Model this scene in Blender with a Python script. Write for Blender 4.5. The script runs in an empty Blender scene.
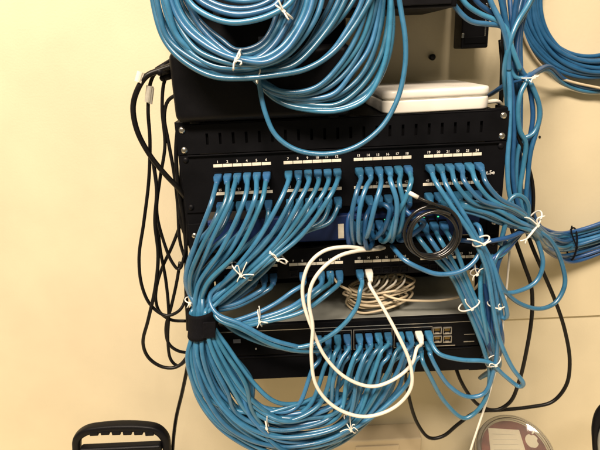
import bpy, bmesh, math, random
from mathutils import Vector, Matrix
random.seed(11)
SC = bpy.context.scene
COL = SC.collection
PI = math.pi

# ------------------------------------------------------------------ camera
FOC = 300 / math.tan(math.radians(30))
CAM = Vector((0, -0.76, 0))
ROT = Matrix.Rotation(math.radians(90 - 19), 3, 'X') @ Matrix.Rotation(math.radians(-2.6), 3, 'Z')

def W(px, py, f=0.0):
    """point of the room seen in that direction, f millimetres in front of the rack face"""
    d = ROT @ Vector(((px - 300) / FOC, -(py - 225) / FOC, -1))
    return CAM + d * ((-f / 1000 - CAM.y) / d.y)

cd = bpy.data.cameras.new('camera')
cd.sensor_width = 36
cd.lens = 36 / 2 / math.tan(math.radians(30))
cd.clip_start = 0.02
cd.clip_end = 50
cd.dof.use_dof = True
cd.dof.focus_distance = 0.76
cd.dof.aperture_fstop = 13
cam = bpy.data.objects.new('camera', cd)
cam.matrix_world = Matrix.Translation(CAM) @ ROT.to_4x4()
COL.objects.link(cam)
SC.camera = cam

# ------------------------------------------------------------------ materials
def mat(name, col, rough=0.5, spec=0.5, metal=0.0, noise=0.0, nscale=60.0, bump=0.0, bscale=400.0, rnd=0.0, hue=0.0,
        trans=0.0, coat=0.0):
    m = bpy.data.materials.new(name)
    m.use_nodes = True
    nt = m.node_tree
    b = nt.nodes['Principled BSDF']
    b.inputs['Base Color'].default_value = (*col, 1)
    b.inputs['Roughness'].default_value = rough
    b.inputs['Specular IOR Level'].default_value = spec
    b.inputs['Metallic'].default_value = metal
    b.inputs['Transmission Weight'].default_value = trans
    b.inputs['Coat Weight'].default_value = coat
    tc = nt.nodes.new('ShaderNodeTexCoord')
    if noise or rnd or hue:
        hs = nt.nodes.new('ShaderNodeHueSaturation')
        hs.inputs['Color'].default_value = (*col, 1)
        nz = nt.nodes.new('ShaderNodeTexNoise')
        nz.inputs['Scale'].default_value = nscale
        nz.inputs['Detail'].default_value = 5
        nt.links.new(tc.outputs['Object'], nz.inputs['Vector'])
        mr = nt.nodes.new('ShaderNodeMapRange')
        mr.inputs['From Min'].default_value = 0.25
        mr.inputs['From Max'].default_value = 0.75
        mr.inputs['To Min'].default_value = 1 - noise
        mr.inputs['To Max'].default_value = 1 + noise
        nt.links.new(nz.outputs['Fac'], mr.inputs['Value'])
        oi = nt.nodes.new('ShaderNodeObjectInfo')
        m2 = nt.nodes.new('ShaderNodeMapRange')
        m2.inputs['To Min'].default_value = 1 - rnd
        m2.inputs['To Max'].default_value = 1 + rnd
        nt.links.new(oi.outputs['Random'], m2.inputs['Value'])
        mu = nt.nodes.new('ShaderNodeMath')
        mu.operation = 'MULTIPLY'
        nt.links.new(mr.outputs['Result'], mu.inputs[0])
        nt.links.new(m2.outputs['Result'], mu.inputs[1])
        nt.links.new(mu.outputs[0], hs.inputs['Value'])
        if hue:
            m3 = nt.nodes.new('ShaderNodeMapRange')
            m3.inputs['To Min'].default_value = 0.5 - hue
            m3.inputs['To Max'].default_value = 0.5 + hue
            mm = nt.nodes.new('ShaderNodeMath')
            mm.operation = 'FRACT'
            ml = nt.nodes.new('ShaderNodeMath')
            ml.operation = 'MULTIPLY'
            ml.inputs[1].default_value = 7.31
            nt.links.new(oi.outputs['Random'], ml.inputs[0])
            nt.links.new(ml.outputs[0], mm.inputs[0])
            nt.links.new(mm.outputs[0], m3.inputs['Value'])
            nt.links.new(m3.outputs['Result'], hs.inputs['Hue'])
        nt.links.new(hs.outputs['Color'], b.inputs['Base Color'])
        r2 = nt.nodes.new('ShaderNodeMapRange')
        r2.inputs['From Min'].default_value = 0.25
        r2.inputs['From Max'].default_value = 0.75
        r2.inputs['To Min'].default_value = max(0.03, rough - 0.08)
        r2.inputs['To Max'].default_value = min(1, rough + 0.08)
        nt.links.new(nz.outputs['Fac'], r2.inputs['Value'])
        nt.links.new(r2.outputs['Result'], b.inputs['Roughness'])
    if bump:
        n2 = nt.nodes.new('ShaderNodeTexNoise')
        n2.inputs['Scale'].default_value = bscale
        n2.inputs['Detail'].default_value = 3
        nt.links.new(tc.outputs['Object'], n2.inputs['Vector'])
        bp = nt.nodes.new('ShaderNodeBump')
        bp.inputs['Strength'].default_value = bump
        bp.inputs['Distance'].default_value = 0.001
        nt.links.new(n2.outputs['Fac'], bp.inputs['Height'])
        nt.links.new(bp.outputs['Normal'], b.inputs['Normal'])
    return m

M = {
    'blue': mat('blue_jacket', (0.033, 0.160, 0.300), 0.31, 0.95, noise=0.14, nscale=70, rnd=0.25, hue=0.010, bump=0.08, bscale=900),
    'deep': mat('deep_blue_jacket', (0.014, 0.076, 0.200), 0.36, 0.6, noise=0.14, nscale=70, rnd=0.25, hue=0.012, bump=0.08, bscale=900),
    'boot': mat('blue_boot', (0.028, 0.128, 0.260), 0.42, 0.45, noise=0.12, nscale=120, rnd=0.2, hue=0.012),
    'white': mat('white_jacket', (0.82, 0.78, 0.68), 0.35, 0.5, noise=0.04, nscale=50),
    'beige': mat('beige_jacket', (0.62, 0.52, 0.36), 0.45, 0.4, noise=0.10, nscale=60, rnd=0.1),
    'cord': mat('black_cord', (0.0055, 0.005, 0.005), 0.40, 0.3, noise=0.2, nscale=80, rnd=0.25),
    'panel': mat('black_powder_coat', (0.0030, 0.0031, 0.0042), 0.52, 0.12, noise=0.25, nscale=25, bump=0.12, bscale=1500),
    'plastic': mat('black_plastic', (0.0045, 0.0045, 0.0058), 0.45, 0.16, noise=0.2, nscale=30, bump=0.15, bscale=900),
    'gloss': mat('glossy_black_jacket', (0.012, 0.011, 0.010), 0.22, 0.8, noise=0.2, nscale=80),
    'hole': mat('slot_dark', (0.0015, 0.0015, 0.002), 0.8, 0.1),
    'navy': mat('navy_enamel', (0.010, 0.026, 0.105), 0.40, 0.35, noise=0.15, nscale=25),
    'steel': mat('grey_steel', (0.30, 0.31, 0.28), 0.38, 0.5, metal=0.25, noise=0.25, nscale=18),
    'screw': mat('silver_screw', (0.65, 0.63, 0.58), 0.25, 0.5, metal=1.0, noise=0.15, nscale=300),
    'trim': mat('silver_trim', (0.55, 0.52, 0.46), 0.35, 0.5, metal=0.8, noise=0.15, nscale=120),
    'label': mat('cream_label', (0.78, 0.73, 0.60), 0.6, 0.3, noise=0.10, nscale=160),
    'ink': mat('white_print', (0.80, 0.78, 0.72), 0.6, 0.2),
    'grey': mat('grey_print', (0.25, 0.27, 0.32), 0.6, 0.2),
    'whiteplastic': mat('white_plastic', (0.83, 0.80, 0.73), 0.32, 0.5, noise=0.03, nscale=20),
    'tie': mat('white_nylon', (0.85, 0.82, 0.74), 0.4, 0.5, noise=0.04, nscale=100),
    'velcro': mat('black_velcro', (0.006, 0.006, 0.008), 0.95, 0.1, noise=0.3, nscale=300, bump=0.6, bscale=1500),
    'tag': mat('grey_tag', (0.42, 0.40, 0.34), 0.5, 0.4, noise=0.1, nscale=100),
    'paint': mat('cream_paint', (0.70, 0.625, 0.442), 0.6, 0.3, noise=0.05, nscale=9, bump=0.25, bscale=260),
    'board': mat('cream_board_paint', (0.67, 0.59, 0.405), 0.55, 0.3, noise=0.06, nscale=7, bump=0.2, bscale=180),
    'beigebox': mat('beige_plastic', (0.58, 0.49, 0.34), 0.5, 0.3, noise=0.06, nscale=14),
    'red': mat('red_brown_disc', (0.26, 0.075, 0.045), 0.5, 0.4, noise=0.45, nscale=45),
    'paper': mat('cream_paper', (0.80, 0.73, 0.55), 0.8, 0.2, noise=0.04, nscale=60),
    'clear': mat('clear_plastic', (0.93, 0.92, 0.88), 0.06, 0.5, trans=0.95),
    'edge_outline': mat('dark_edge_outline', (0.10, 0.08, 0.06), 0.25, 0.5),
    'led': mat('green_led', (0.05, 0.45, 0.2), 0.3, 0.5),
    'gold': mat('gold_contacts', (0.6, 0.42, 0.15), 0.3, 0.5, metal=1.0),
    'green': mat('dark_green_plastic', (0.012, 0.03, 0.022), 0.5, 0.3, noise=0.1),
}
_b = M['led'].node_tree.nodes['Principled BSDF']
_b.inputs['Emission Color'].default_value = (0.1, 1.0, 0.4, 1)
_b.inputs['Emission Strength'].default_value = 0.9

# ------------------------------------------------------------------ object helpers
def link(name, me, m, parent=None, smooth=False):
    me.materials.append(m)
    if smooth:
        me.polygons.foreach_set('use_smooth', [True] * len(me.polygons))
    o = bpy.data.objects.new(name, me)
    COL.objects.link(o)
    if parent:
        o.parent = parent
    return o

def tag(o, label=None, cat=None, group=None, kind=None):
    if label: o['label'] = label
    if cat: o['category'] = cat
    if group: o['group'] = group
    if kind: o['kind'] = kind
    return o

def empty(name, loc, label, cat, group=None):
    o = bpy.data.objects.new(name, None)
    o.empty_display_size = 0.02
    COL.objects.link(o)
    o['at'] = 0
    del o['at']
    return tag(o, label, cat, group)     # parts are built in room coordinates, so the empty stays at the origin

class MB:
    """collects boxes, rods and sheets into one mesh"""
    def __init__(s):
        s.bm = bmesh.new()
    def box(s, x0, x1, y0, y1, z0, z1, bev=0.0, seg=2, rot=None):
        t = bmesh.new()
        bmesh.ops.create_cube(t, size=1)
        for v in t.verts:
            v.co = Vector(((x0 + x1) / 2 + v.co.x * (x1 - x0), (y0 + y1) / 2 + v.co.y * (y1 - y0), (z0 + z1) / 2 + v.co.z * (z1 - z0)))
        if bev:
            bmesh.ops.bevel(t, geom=t.edges[:], offset=bev, segments=seg, affect='EDGES', profile=0.5)
        if rot:
            t.transform(rot)
        s.add(t)
        return s
    def cyl(s, p0, p1, r0, r1=None, n=16, cap=True):
        r1 = r0 if r1 is None else r1
        p0, p1 = Vector(p0), Vector(p1)
        d = p1 - p0
        t = bmesh.new()
        bmesh.ops.create_cone(t, cap_ends=cap, segments=n, radius1=r0, radius2=r1, depth=d.length)
        t.transform(Matrix.Translation((p0 + p1) / 2) @ d.to_track_quat('Z', 'Y').to_matrix().to_4x4())
        s.add(t)
        return s
    def sphere(s, c, r, sc=(1, 1, 1)):
        t = bmesh.new()
        bmesh.ops.create_uvsphere(t, u_segments=16, v_segments=10, radius=r)
        t.transform(Matrix.Translation(Vector(c)) @ Matrix.Diagonal((*sc, 1)))
        s.add(t)
        return s
    def poly(s, pts, depth=(0, 0, 0)):
        vs = [s.bm.verts.new(p) for p in pts]
        f = s.bm.faces.new(vs)
        if any(depth):
            r = bmesh.ops.extrude_face_region(s.bm, geom=[f])
            for v in r['geom']:
                if isinstance(v, bmesh.types.BMVert):
                    v.co += Vector(depth)
        return s
    def add(s, t):
        me = bpy.data.meshes.new('t')
        t.to_mesh(me); t.free()
        s.bm.from_mesh(me)
        bpy.data.meshes.remove(me)
    def raw(s, verts, faces):
        vs = [s.bm.verts.new(v) for v in verts]
        for f in faces:
            s.bm.faces.new([vs[i] for i in f])
        return s
    def xf(s, m):
        s.bm.transform(m); return s
    def build(s, name, m, parent=None, smooth=False):
        bmesh.ops.recalc_face_normals(s.bm, faces=s.bm.faces[:])
        me = bpy.data.meshes.new(name)
        s.bm.to_mesh(me); s.bm.free()
        return link(name, me, m, parent, smooth)

def centripetal(pts, step=0.004):
    """smooth curve through the points, resampled evenly"""
    P = [Vector(p) for p in pts]
    Q = [P[0]]
    for p in P[1:]:
        if (p - Q[-1]).length > 1e-5: Q.append(p)
    P = Q
    P = [P[0] * 2 - P[1]] + P + [P[-1] * 2 - P[-2]]
    out = []
    for i in range(1, len(P) - 2):
        p0, p1, p2, p3 = P[i - 1], P[i], P[i + 1], P[i + 2]
        t0 = 0.0
        t1 = t0 + max(1e-5, (p1 - p0).length) ** 0.5
        t2 = t1 + max(1e-5, (p2 - p1).length) ** 0.5
        t3 = t2 + max(1e-5, (p3 - p2).length) ** 0.5
        n = max(4, int((p2 - p1).length / 0.002))
        for k in range(n):
            t = t1 + (t2 - t1) * k / n
            A1 = p0 * ((t1 - t) / (t1 - t0)) + p1 * ((t - t0) / (t1 - t0))
            A2 = p1 * ((t2 - t) / (t2 - t1)) + p2 * ((t - t1) / (t2 - t1))
            A3 = p2 * ((t3 - t) / (t3 - t2)) + p3 * ((t - t2) / (t3 - t2))
            B1 = A1 * ((t2 - t) / (t2 - t0)) + A2 * ((t - t0) / (t2 - t0))
            B2 = A2 * ((t3 - t) / (t3 - t1)) + A3 * ((t - t1) / (t3 - t1))
            out.append(B1 * ((t2 - t) / (t2 - t1)) + B2 * ((t - t1) / (t2 - t1)))
    out.append(P[-2])
    # a couple of smoothing passes take the kinks out
    for _ in range(6):
        o2 = out[:]
        for i in range(1, len(out) - 1):
            o2[i] = out[i] * 0.5 + (out[i - 1] + out[i + 1]) * 0.25
        out = o2
    res = [out[0]]
    acc = 0.0
    for a, b in zip(out, out[1:]):
        acc += (b - a).length
        if acc >= step:
            res.append(b); acc = 0.0
    if (res[-1] - out[-1]).length > 1e-4:
        res.append(out[-1])
    return res

def tube_data(pts, rad, n=10, wob=0.0):
    """rad: number or function of 0..1"""
    k = len(pts)
    ph = [random.uniform(0, 6.28) for _ in range(4)]
    if wob:
        q = []
        for i, p in enumerate(pts):
            e = min(1, i / 8, (k - 1 - i) / 8)
            s = i * 0.05
            q.append(p + e * wob * Vector((math.sin(s * 1.3 + ph[0]), math.sin(s * 0.9 + ph[1]), math.sin(s * 1.1 + ph[2]))))
        pts = q
    tan = []
    for i in range(k):
        t = pts[min(k - 1, i + 1)] - pts[max(0, i - 1)]
        tan.append(t.normalized())
    up = Vector((1, 0, 0)) if abs(tan[0].x) < 0.8 else Vector((0, 0, 1))
    up = (up - tan[0] * up.dot(tan[0])).normalized()
    V, Fc = [], []
    for i in range(k):
        if i:
            up = (up - tan[i] * up.dot(tan[i])).normalized()
        sd = tan[i].cross(up)
        r = rad(i / (k - 1)) if callable(rad) else rad
        for j in range(n):
            a = 2 * PI * j / n
            V.append(pts[i] + up * (math.cos(a) * r) + sd * (math.sin(a) * r))
    for i in range(k - 1):
        for j in range(n):
            Fc.append((i * n + j, i * n + (j + 1) % n, (i + 1) * n + (j + 1) % n, (i + 1) * n + j))
    Fc.append(tuple(range(n - 1, -1, -1)))
    Fc.append(tuple(range((k - 1) * n, k * n)))
    return V, Fc

def tube(name, pts, rad, m, parent=None, n=10, wob=0.0, step=0.004, curve=True):
    if curve:
        pts = centripetal(pts, step)
    V, Fc = tube_data(pts, rad, n, wob)
    me = bpy.data.meshes.new(name)
    me.from_pydata([tuple(v) for v in V], [], Fc)
    me.update()
    return link(name, me, m, parent, True)

def boot(pts, m, parent, w=0.0118, h=0.0088, r1=0.0040, name='boot', L=0.026):
    """moulded strain relief that follows the first stretch of a cord"""
    p = centripetal(pts, 0.001)
    acc, c = 0.0, [p[0]]
    for a, b in zip(p, p[1:]):
        acc += (b - a).length
        c.append(b)
        if acc > L: break
    k = len(c)
    V, Fc = [], []
    n = 16
    for i in range(k):
        t = (c[min(k - 1, i + 1)] - c[max(0, i - 1)]).normalized()
        x = Vector((1, 0, 0)); x = (x - t * x.dot(t)).normalized()
        y = t.cross(x)
        u = i / (k - 1)
        s = min(1, max(0, (u - 0.45) / 0.5)); s = s * s * (3 - 2 * s)
        hw, hh = (w / 2) * (1 - s) + r1 * s, (h / 2) * (1 - s) + r1 * s
        e = 0.35 * (1 - s) + 1.0 * s
        rib = 1 - 0.06 * (1 if (u > 0.5 and int(u * 18) % 2) else 0)
        if u > 0.97: rib *= 0.85
        for j in range(n):
            a = 2 * PI * (j + 0.5) / n
            ca, sa = math.cos(a), math.sin(a)
            V.append(c[i] + x * (hw * rib * math.copysign(abs(ca) ** e, ca)) + y * (hh * rib * math.copysign(abs(sa) ** e, sa)))
    for i in range(k - 1):
        for j in range(n):
            Fc.append((i * n + j, i * n + (j + 1) % n, (i + 1) * n + (j + 1) % n, (i + 1) * n + j))
    Fc.append(tuple(range(n - 1, -1, -1))); Fc.append(tuple(range((k - 1) * n, k * n)))
    me = bpy.data.meshes.new(name)
    me.from_pydata([tuple(v) for v in V], [], Fc); me.update()
    return link(name, me, m, parent, True)

_tc = {}
def glyph(s):
    if s not in _tc:
        cu = bpy.data.curves.new('t', 'FONT')
        cu.body = s; cu.size = 1; cu.align_x = 'CENTER'; cu.align_y = 'CENTER'; cu.resolution_u = 3; cu.offset = 0.012
        o = bpy.data.objects.new('t', cu)
        COL.objects.link(o)
        bpy.context.view_layer.update()
        me = bpy.data.meshes.new_from_object(o.evaluated_get(bpy.context.evaluated_depsgraph_get()))
        _tc[s] = ([v.co.copy() for v in me.vertices], [tuple(p.vertices) for p in me.polygons])
        bpy.data.objects.remove(o); bpy.data.meshes.remove(me)
    return _tc[s]

def text(mb, s, x, y, z, size):
    V, Fc = glyph(s)
    mb.raw([(x + v.x * size, y, z + v.y * size) for v in V], Fc)

# ------------------------------------------------------------------ setting: wall and backboard
YW = 0.20
wall = MB().box(-2.2, 2.2, YW, YW + 0.06, -2.0, 1.6).build('wall', M['paint'])
tag(wall, kind='structure')
zs = W(555, 316, -YW * 1000).z
bd = MB().box(0.02, 1.9, YW - 0.006, YW - 0.0005, zs, 1.5, bev=0.0012).build('wall_panel', M['board'])
tag(bd, kind='structure')
for (px, py) in ((540, 137),):
    p = W(px, py, -YW * 1000 + 8)
    s = MB().cyl((p.x, YW - 0.0062, p.z), (p.x, YW - 0.0085, p.z), 0.0022, 0.0016).build('wall_screw', M['cord'])
    tag(s, 'small dark screw head alone on cream wall right of the rack', 'screw')
p = W(430, 57, -YW * 1000)
hk = MB().cyl((p.x, YW - 0.004, p.z), (p.x, YW - 0.018, p.z), 0.0045, 0.0040).sphere((p.x, YW - 0.018, p.z), 0.0055, (1, .5, 1)).build('wall_bolt', M['cord'], None, True)
tag(hk, 'dark bolt head in the shaded wall above the white box', 'bolt')

ZBENCH = -0.955
bench = MB().box(-1.6, 1.6, -0.70, YW - 0.004, ZBENCH - 0.035, ZBENCH, 0.004).build('unseen_bench_top', M['board'])  # bench top out of view, added to bounce light up; carries case and tub
tag(bench, kind='structure')

# ------------------------------------------------------------------ rack levels
XC = W(343, 147).x
XL, XR = XC - 0.2413, XC + 0.2413
Z_SH1, Z_SH0 = W(343, 118).z, W(343, 118).z - 0.0425
Z_A1, Z_A0 = Z_SH0 - 0.001, Z_SH0 - 0.0905
Z_N1, Z_N0 = Z_A0 - 0.016, Z_A0 - 0.058
Z_B1, Z_B0 = Z_N0 - 0.006, Z_N0 - 0.0590
Z_S1 = W(343, 319).z
Z_S0 = W(343, 350).z
Z_K1, Z_K0 = Z_S0 - 0.003, W(343, 375).z

fr = empty('wall_rack', (XC, 0, Z_K0), 'black wall mounted equipment rack frame with upright rails behind the panels', 'rack')
for sx in (-1, 1):
    xa = XC + sx * 0.2413
    mb = MB()
    a, b_ = sorted((xa - sx * 0.0300, xa - sx * 0.0005))
    mb.box(a, b_, 0.0025, 0.006, Z_K0 - 0.004, Z_SH1 + 0.004, 0.0006)
    a, b_ = sorted((xa - sx * 0.004, xa + sx * 0.0035))
    mb.box(a, b_, 0.0065, 0.045, Z_K0 - 0.004, Z_SH1 + 0.004, 0.0006)
    mb.build('rail', M['panel'], fr)
    for zz in (Z_SH1 - 0.02, Z_K0 + 0.02):
        MB().box(a, b_, 0.0455, YW - 0.007, zz - 0.012, zz + 0.012, 0.0006).build('wall_arm', M['panel'], fr)

MB().box(XL + 0.006, XR - 0.006, 0.150, 0.153, Z_S1 - 0.02, Z_N0, 0.0006).build('back_plate', M['panel'], fr)

def screw_mb(x, z, y=-0.0005, r=0.0042):
    mb = MB()
    mb.cyl((x, y, z), (x, y - 0.0012, z), r * 1.15, r * 1.1, 20)
    mb.sphere((x, y - 0.0012, z), r, (1, 0.45, 1))
    return mb

# vented shelf
sh = empty('vented_shelf', (XC, 0, Z_SH0), 'black vented rack shelf with slotted front lip carrying the boxes', 'shelf')
mb = MB()
ns = 22
xs0, xs1 = XL + 0.034, XR - 0.030
pitch = (xs1 - xs0) / ns
zsl0, zsl1 = Z_SH0 + 0.013, Z_SH1 - 0.013
mb.box(XL, XR, -0.002, 0.0, zsl1, Z_SH1, 0)
mb.box(XL, XR, -0.002, 0.0, Z_SH0, zsl0, 0)
xx = XL
for i in range(ns):
    sc_ = xs0 + (i + 0.5) * pitch
    mb.box(xx, sc_ - 0.0020, -0.002, 0.0, zsl0, zsl1)
    xx = sc_ + 0.0020
mb.box(xx, XR, -0.002, 0.0, zsl0, zsl1)
mb.build('front_lip', M['panel'], sh)
MB().box(XL + 0.018, XR - 0.018, -0.0012, 0.19, Z_SH1 + 0.0002, Z_SH1 + 0.0022, 0.0006).build('tray', M['panel'], sh)
MB().box(XL + 0.02, XR - 0.02, 0.004, 0.006, Z_SH0, Z_SH1 - 0.0005).build('slot_backing', M['hole'], sh)
for sx, x in ((-1, XL + 0.0085), (1, XR - 0.0085)):
    for z in (Z_SH1 - 0.0065, Z_SH0 + 0.0065):
        screw_mb(x, z, -0.0022).build('screw', M['screw'], sh, True)

# jacks
def jack(x, z, parent, w=0.0128, h=0.0115, m='plastic', name='port', y=-0.0005, rim=0.0011, depth=0.003):
    mb = MB()
    mb.box(x - w / 2, x + w / 2, y - depth, y, z + h / 2 - rim, z + h / 2)
    mb.box(x - w / 2, x + w / 2, y - depth, y, z - h / 2, z - h / 2 + rim)
    mb.box(x - w / 2, x - w / 2 + rim, y - depth, y, z - h / 2 + rim, z + h / 2 - rim)
    mb.box(x + w / 2 - rim, x + w / 2, y - depth, y, z - h / 2 + rim, z + h / 2 - rim)
    mb.box(x - w * 0.22, x + w * 0.22, y - depth * 0.8, y, z - h / 2 + rim, z - h / 2 + rim * 2.2)
    return mb.build(name, M[m], parent)

def group_x(i):       # x of column i (0..23) of a patch panel, groups of six
    g, k = divmod(i, 6)
    return PX0 + g * PGR + k * PPI
PX0 = W(219, 176).x
PPI = 0.01440
PGR = (W(428, 166).x - PX0) / 3

def patch_panel(z1, z0, rows, label, second_numbers):
    p = empty('patch_bay', (XC, 0, z0), label, 'patch panel')
    mb = MB().box(XL, XR, -0.0005, 0.0015, z0, z1, 0.0004, 1)
    mb.box(XL + 0.02, XR - 0.02, 0.0017, 0.03, z0 + 0.004, z1 - 0.004)
    mb.build('faceplate', M['panel'], p)
    MB().box(XL + 0.012, XR - 0.012, -0.0045, -0.0007, z1 - 0.0022, z1 - 0.0004, 0.0003, 1).build('top_edge', M['panel'], p)
    for r, (zl, zp) in enumerate(rows):
        for g in range(4):
            mb = MB(); tx = MB()
            for k in range(6):
                x = group_x(g * 6 + k)
                mb.box(x - PPI / 2 + 0.0004, x + PPI / 2 - 0.0004, -0.0016, -0.0007, zl - 0.0023, zl + 0.0023, 0.0003, 1)
                text(tx, str(g * 6 + k + 1 + (24 if r else 0)), x, -0.0010, zl + 0.0057, 0.0052)
            mb.build('label_strip', M['label'], p)
            tx.build('port_numbers', M['ink'], p)
            for k in range(6):
                jack(group_x(g * 6 + k), zp, p)
    for x in (XL + 0.0085, XR - 0.0085):
        for z in (z1 - 0.0075, z0 + 0.009):
            screw_mb(x, z, -0.0006, 0.0038).build('screw', M['plastic'], p, True)
    return p

ZL1, ZP1 = W(343, 160.0).z, W(343, 170).z
ZL2, ZP2 = W(343, 188.0).z, W(343, 198).z
pa = patch_panel(Z_A1, Z_A0, ((ZL1, ZP1), (ZL2, ZP2)), 'upper black patch panel with two rows of ports numbered 1 to 48', True)
mb = MB()
pt = W(487, 172.5)
text(mb, 'Cat.5e', pt.x, -0.0010, pt.z, 0.0085)
mb.build('printed_marking', M['ink'], pa)
ZLB, ZPB = W(343, 262).z, W(343, 271).z
pb = patch_panel(Z_B1, Z_B0, ((ZLB, ZPB),), 'lower black patch panel with one row of ports numbered 1 to 24', False)

# navy switch
nv = empty('network_switch', (XC, 0, Z_N0), 'navy blue network switch between the two patch panels', 'network switch')
YN = 0.004
MB().box(XL + 0.019, XR - 0.019, YN, 0.19, Z_N0, Z_N1, 0.002).build('case', M['navy'], nv)
for xe in (XL, XR - 0.0188):
    MB().box(xe, xe + 0.0188, 0.0, 0.0018, Z_N0 + 0.002, Z_N1 - 0.002, 0.0005).build('mounting_ear', M['panel'], nv)
q = W(341, 231, -4)
MB().box(q.x - 0.0045, q.x + 0.0045, YN - 0.0009, YN - 0.0001, q.z - 0.012, q.z + 0.012, 0.0003).build('sticker', M['label'], nv)
zc = (Z_N0 + Z_N1) / 2
mb = MB()
for r, dz in ((0, 0.008), (1, -0.008)):
    for k in range(10):
        jack(W(352, 232).x + k * 0.0138, zc + dz, nv, y=YN - 0.0002)
for (px, py) in ((352, 221), (384, 219.5), (424, 217), (438, 216.5)):
    q = W(px, py, -4)
    MB().box(q.x - 0.0013, q.x + 0.0013, YN - 0.0014, YN - 0.0001, q.z - 0.0009, q.z + 0.0009, 0.0003).build('status_light', M['led'], nv)
for x in (XL + 0.0085, XR - 0.0085):
    screw_mb(x, zc, -0.0002, 0.0038).build('screw', M['screw'], nv, True)

# bottom switch
sw = empty('network_switch', (XC, 0, Z_S0), 'black network switch at the rack bottom with grey steel top', 'network switch')
YS = -0.004
MB().box(XL + 0.019, XR - 0.019, YS, 0.18, Z_S0, Z_S1 - 0.0105, 0.0012).build('case', M['panel'], sw)
MB().box(XL + 0.019, XR - 0.019, YS - 0.003, 0.002, Z_S1 - 0.010, Z_S1 - 0.0004, 0.0012).build('top_bezel', M['panel'], sw)
MB().box(XL + 0.0195, XR - 0.0195, 0.0022, 0.18, Z_S1 - 0.0102, Z_S1 - 0.0006, 0.0008).build('top_cover', M['steel'], sw)
MB().box(XL + 0.021, XR - 0.021, YS - 0.0016, YS - 0.0002, Z_S1 - 0.0126, Z_S1 - 0.0114).build('trim_line', M['trim'], sw)
for xe in (XL, XR - 0.0188):
    MB().box(xe, xe + 0.0188, 0.0, 0.0018, Z_S0 + 0.003, Z_S1 - 0.012, 0.0005).build('mounting_ear', M['panel'], sw)
SWPX = [318, 327.5, 337, 346.5, 358.5, 368, 377.5, 387, 399, 408, 417.5, 427]
ZU = W(370, 333.5, 4).z
ZD = W(370, 344, 4).z
SWX = [W(px, 334 - (px - 370) * 0.045, 4).x for px in SWPX]
for x in SWX:
    for z in (ZU, ZD):
        jack(x, z, sw, y=YS - 0.0002, w=0.0134, h=0.0120)
for a, b_ in ((0, 3), (4, 7), (8, 11)):
    x0, x1 = SWX[a] - 0.0085, SWX[b_] + 0.0085
    mb = MB()
    for (u0, u1, v0, v1) in ((x0, x1, ZU + 0.0078, ZU + 0.0087), (x0, x1, ZD - 0.0087, ZD - 0.0078), (x0, x0 + 0.0009, ZD - 0.0078, ZU + 0.0078), (x1 - 0.0009, x1, ZD - 0.0078, ZU + 0.0078)):
        mb.box(u0, u1, YS - 0.0012, YS - 0.0002, v0, v1)
    mb.build('port_block_outline', M['trim'], sw)
for px in (437, 447):
    for py in (330, 338.5):
        q = W(px, py, 4)
        pj = jack(q.x, q.z, sw, m='trim', y=YS - 0.0002, w=0.0140, h=0.0122, rim=0.0010)
        mb = MB()
        for k in range(8):
            mb.box(q.x - 0.0042 + k * 0.0011, q.x - 0.0042 + k * 0.0011 + 0.0006, YS - 0.0010, YS - 0.0002, q.z - 0.001, q.z + 0.0035)
        mb.build('contacts', M['gold'], pj)
q0, q1 = W(464, 334, 4), W(474, 341, 4)
mb = MB()
mb.box(q0.x, q1.x, YS - 0.0012, YS - 0.0002, q0.z - 0.001, q0.z)
mb.box(q0.x, q1.x, YS - 0.0012, YS - 0.0002, q1.z - 0.0008, q1.z + 0.0008)
mb.build('module_slot', M['trim'], sw)
q = W(237, 341, 4)
MB().box(q.x - 0.006, q.x + 0.006, YS - 0.0010, YS - 0.0002, q.z - 0.0035, q.z + 0.0035).build('badge', M['grey'], sw)
q = W(256, 348.5, 4)
MB().cyl((q.x, YS, q.z), (q.x, YS - 0.0015, q.z), 0.0014).build('status_light', M['ink'], sw)
q0, q1 = W(430, 346, 4), W(455, 345, 4)
MB().box(q0.x, q1.x, YS - 0.0010, YS - 0.0002, q0.z - 0.0006, q0.z + 0.0006).build('printed_line', M['trim'], sw)

# blank unit under it
bl = empty('rack_unit', (XC, 0, Z_K0), 'plain black rack unit lowest in the rack under the switch', 'rack unit')
MB().box(XL, XR, -0.001, 0.0015, Z_K0, Z_K1, 0.0006).build('faceplate', M['panel'], bl)
MB().box(XL + 0.02, XR - 0.02, 0.0017, 0.17, Z_K0 + 0.002, Z_K1 - 0.002, 0.001).build('case', M['panel'], bl)
MB().box(XL + 0.03, XR - 0.03, -0.0035, -0.0012, Z_K1 - 0.0026, Z_K1 - 0.0008, 0.0005).build('front_edge', M['plastic'], bl)
for x in (XL + 0.0085, XR - 0.0085):
    screw_mb(x, (Z_K0 + Z_K1) / 2, -0.0012, 0.0038).build('screw', M['plastic'], bl, True)

# ------------------------------------------------------------------ things on and above the shelf
ZT = Z_SH1 + 0.0024
bx = empty('equipment_box', (0, 0, ZT), 'large matte black equipment box with rounded corners on the vented shelf', 'box')
x0, x1 = W(171, 90, 22).x, W(352, 90, 22).x
MB().box(x0, x1, -0.022, 0.12, ZT + 0.003, W(171, 51, 22).z, 0.011, 4).build('case', M['plastic'], bx, True)
for xf_ in (x0 + 0.025, x1 - 0.025):
    for yf in (-0.004, 0.10):
        MB().cyl((xf_, yf, ZT + 0.0001), (xf_, yf, ZT + 0.0034), 0.008).build('foot', M['plastic'], bx)
mb = MB()
for k in range(3):
    z = W(171, 56, 22).z - 0.006 - k * 0.011
    mb.box(x0 - 0.004, x0 - 0.0002, 0.02, 0.05, z - 0.004, z + 0.004, 0.001)
mb.build('socket_block', M['plastic'], bx)

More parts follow.
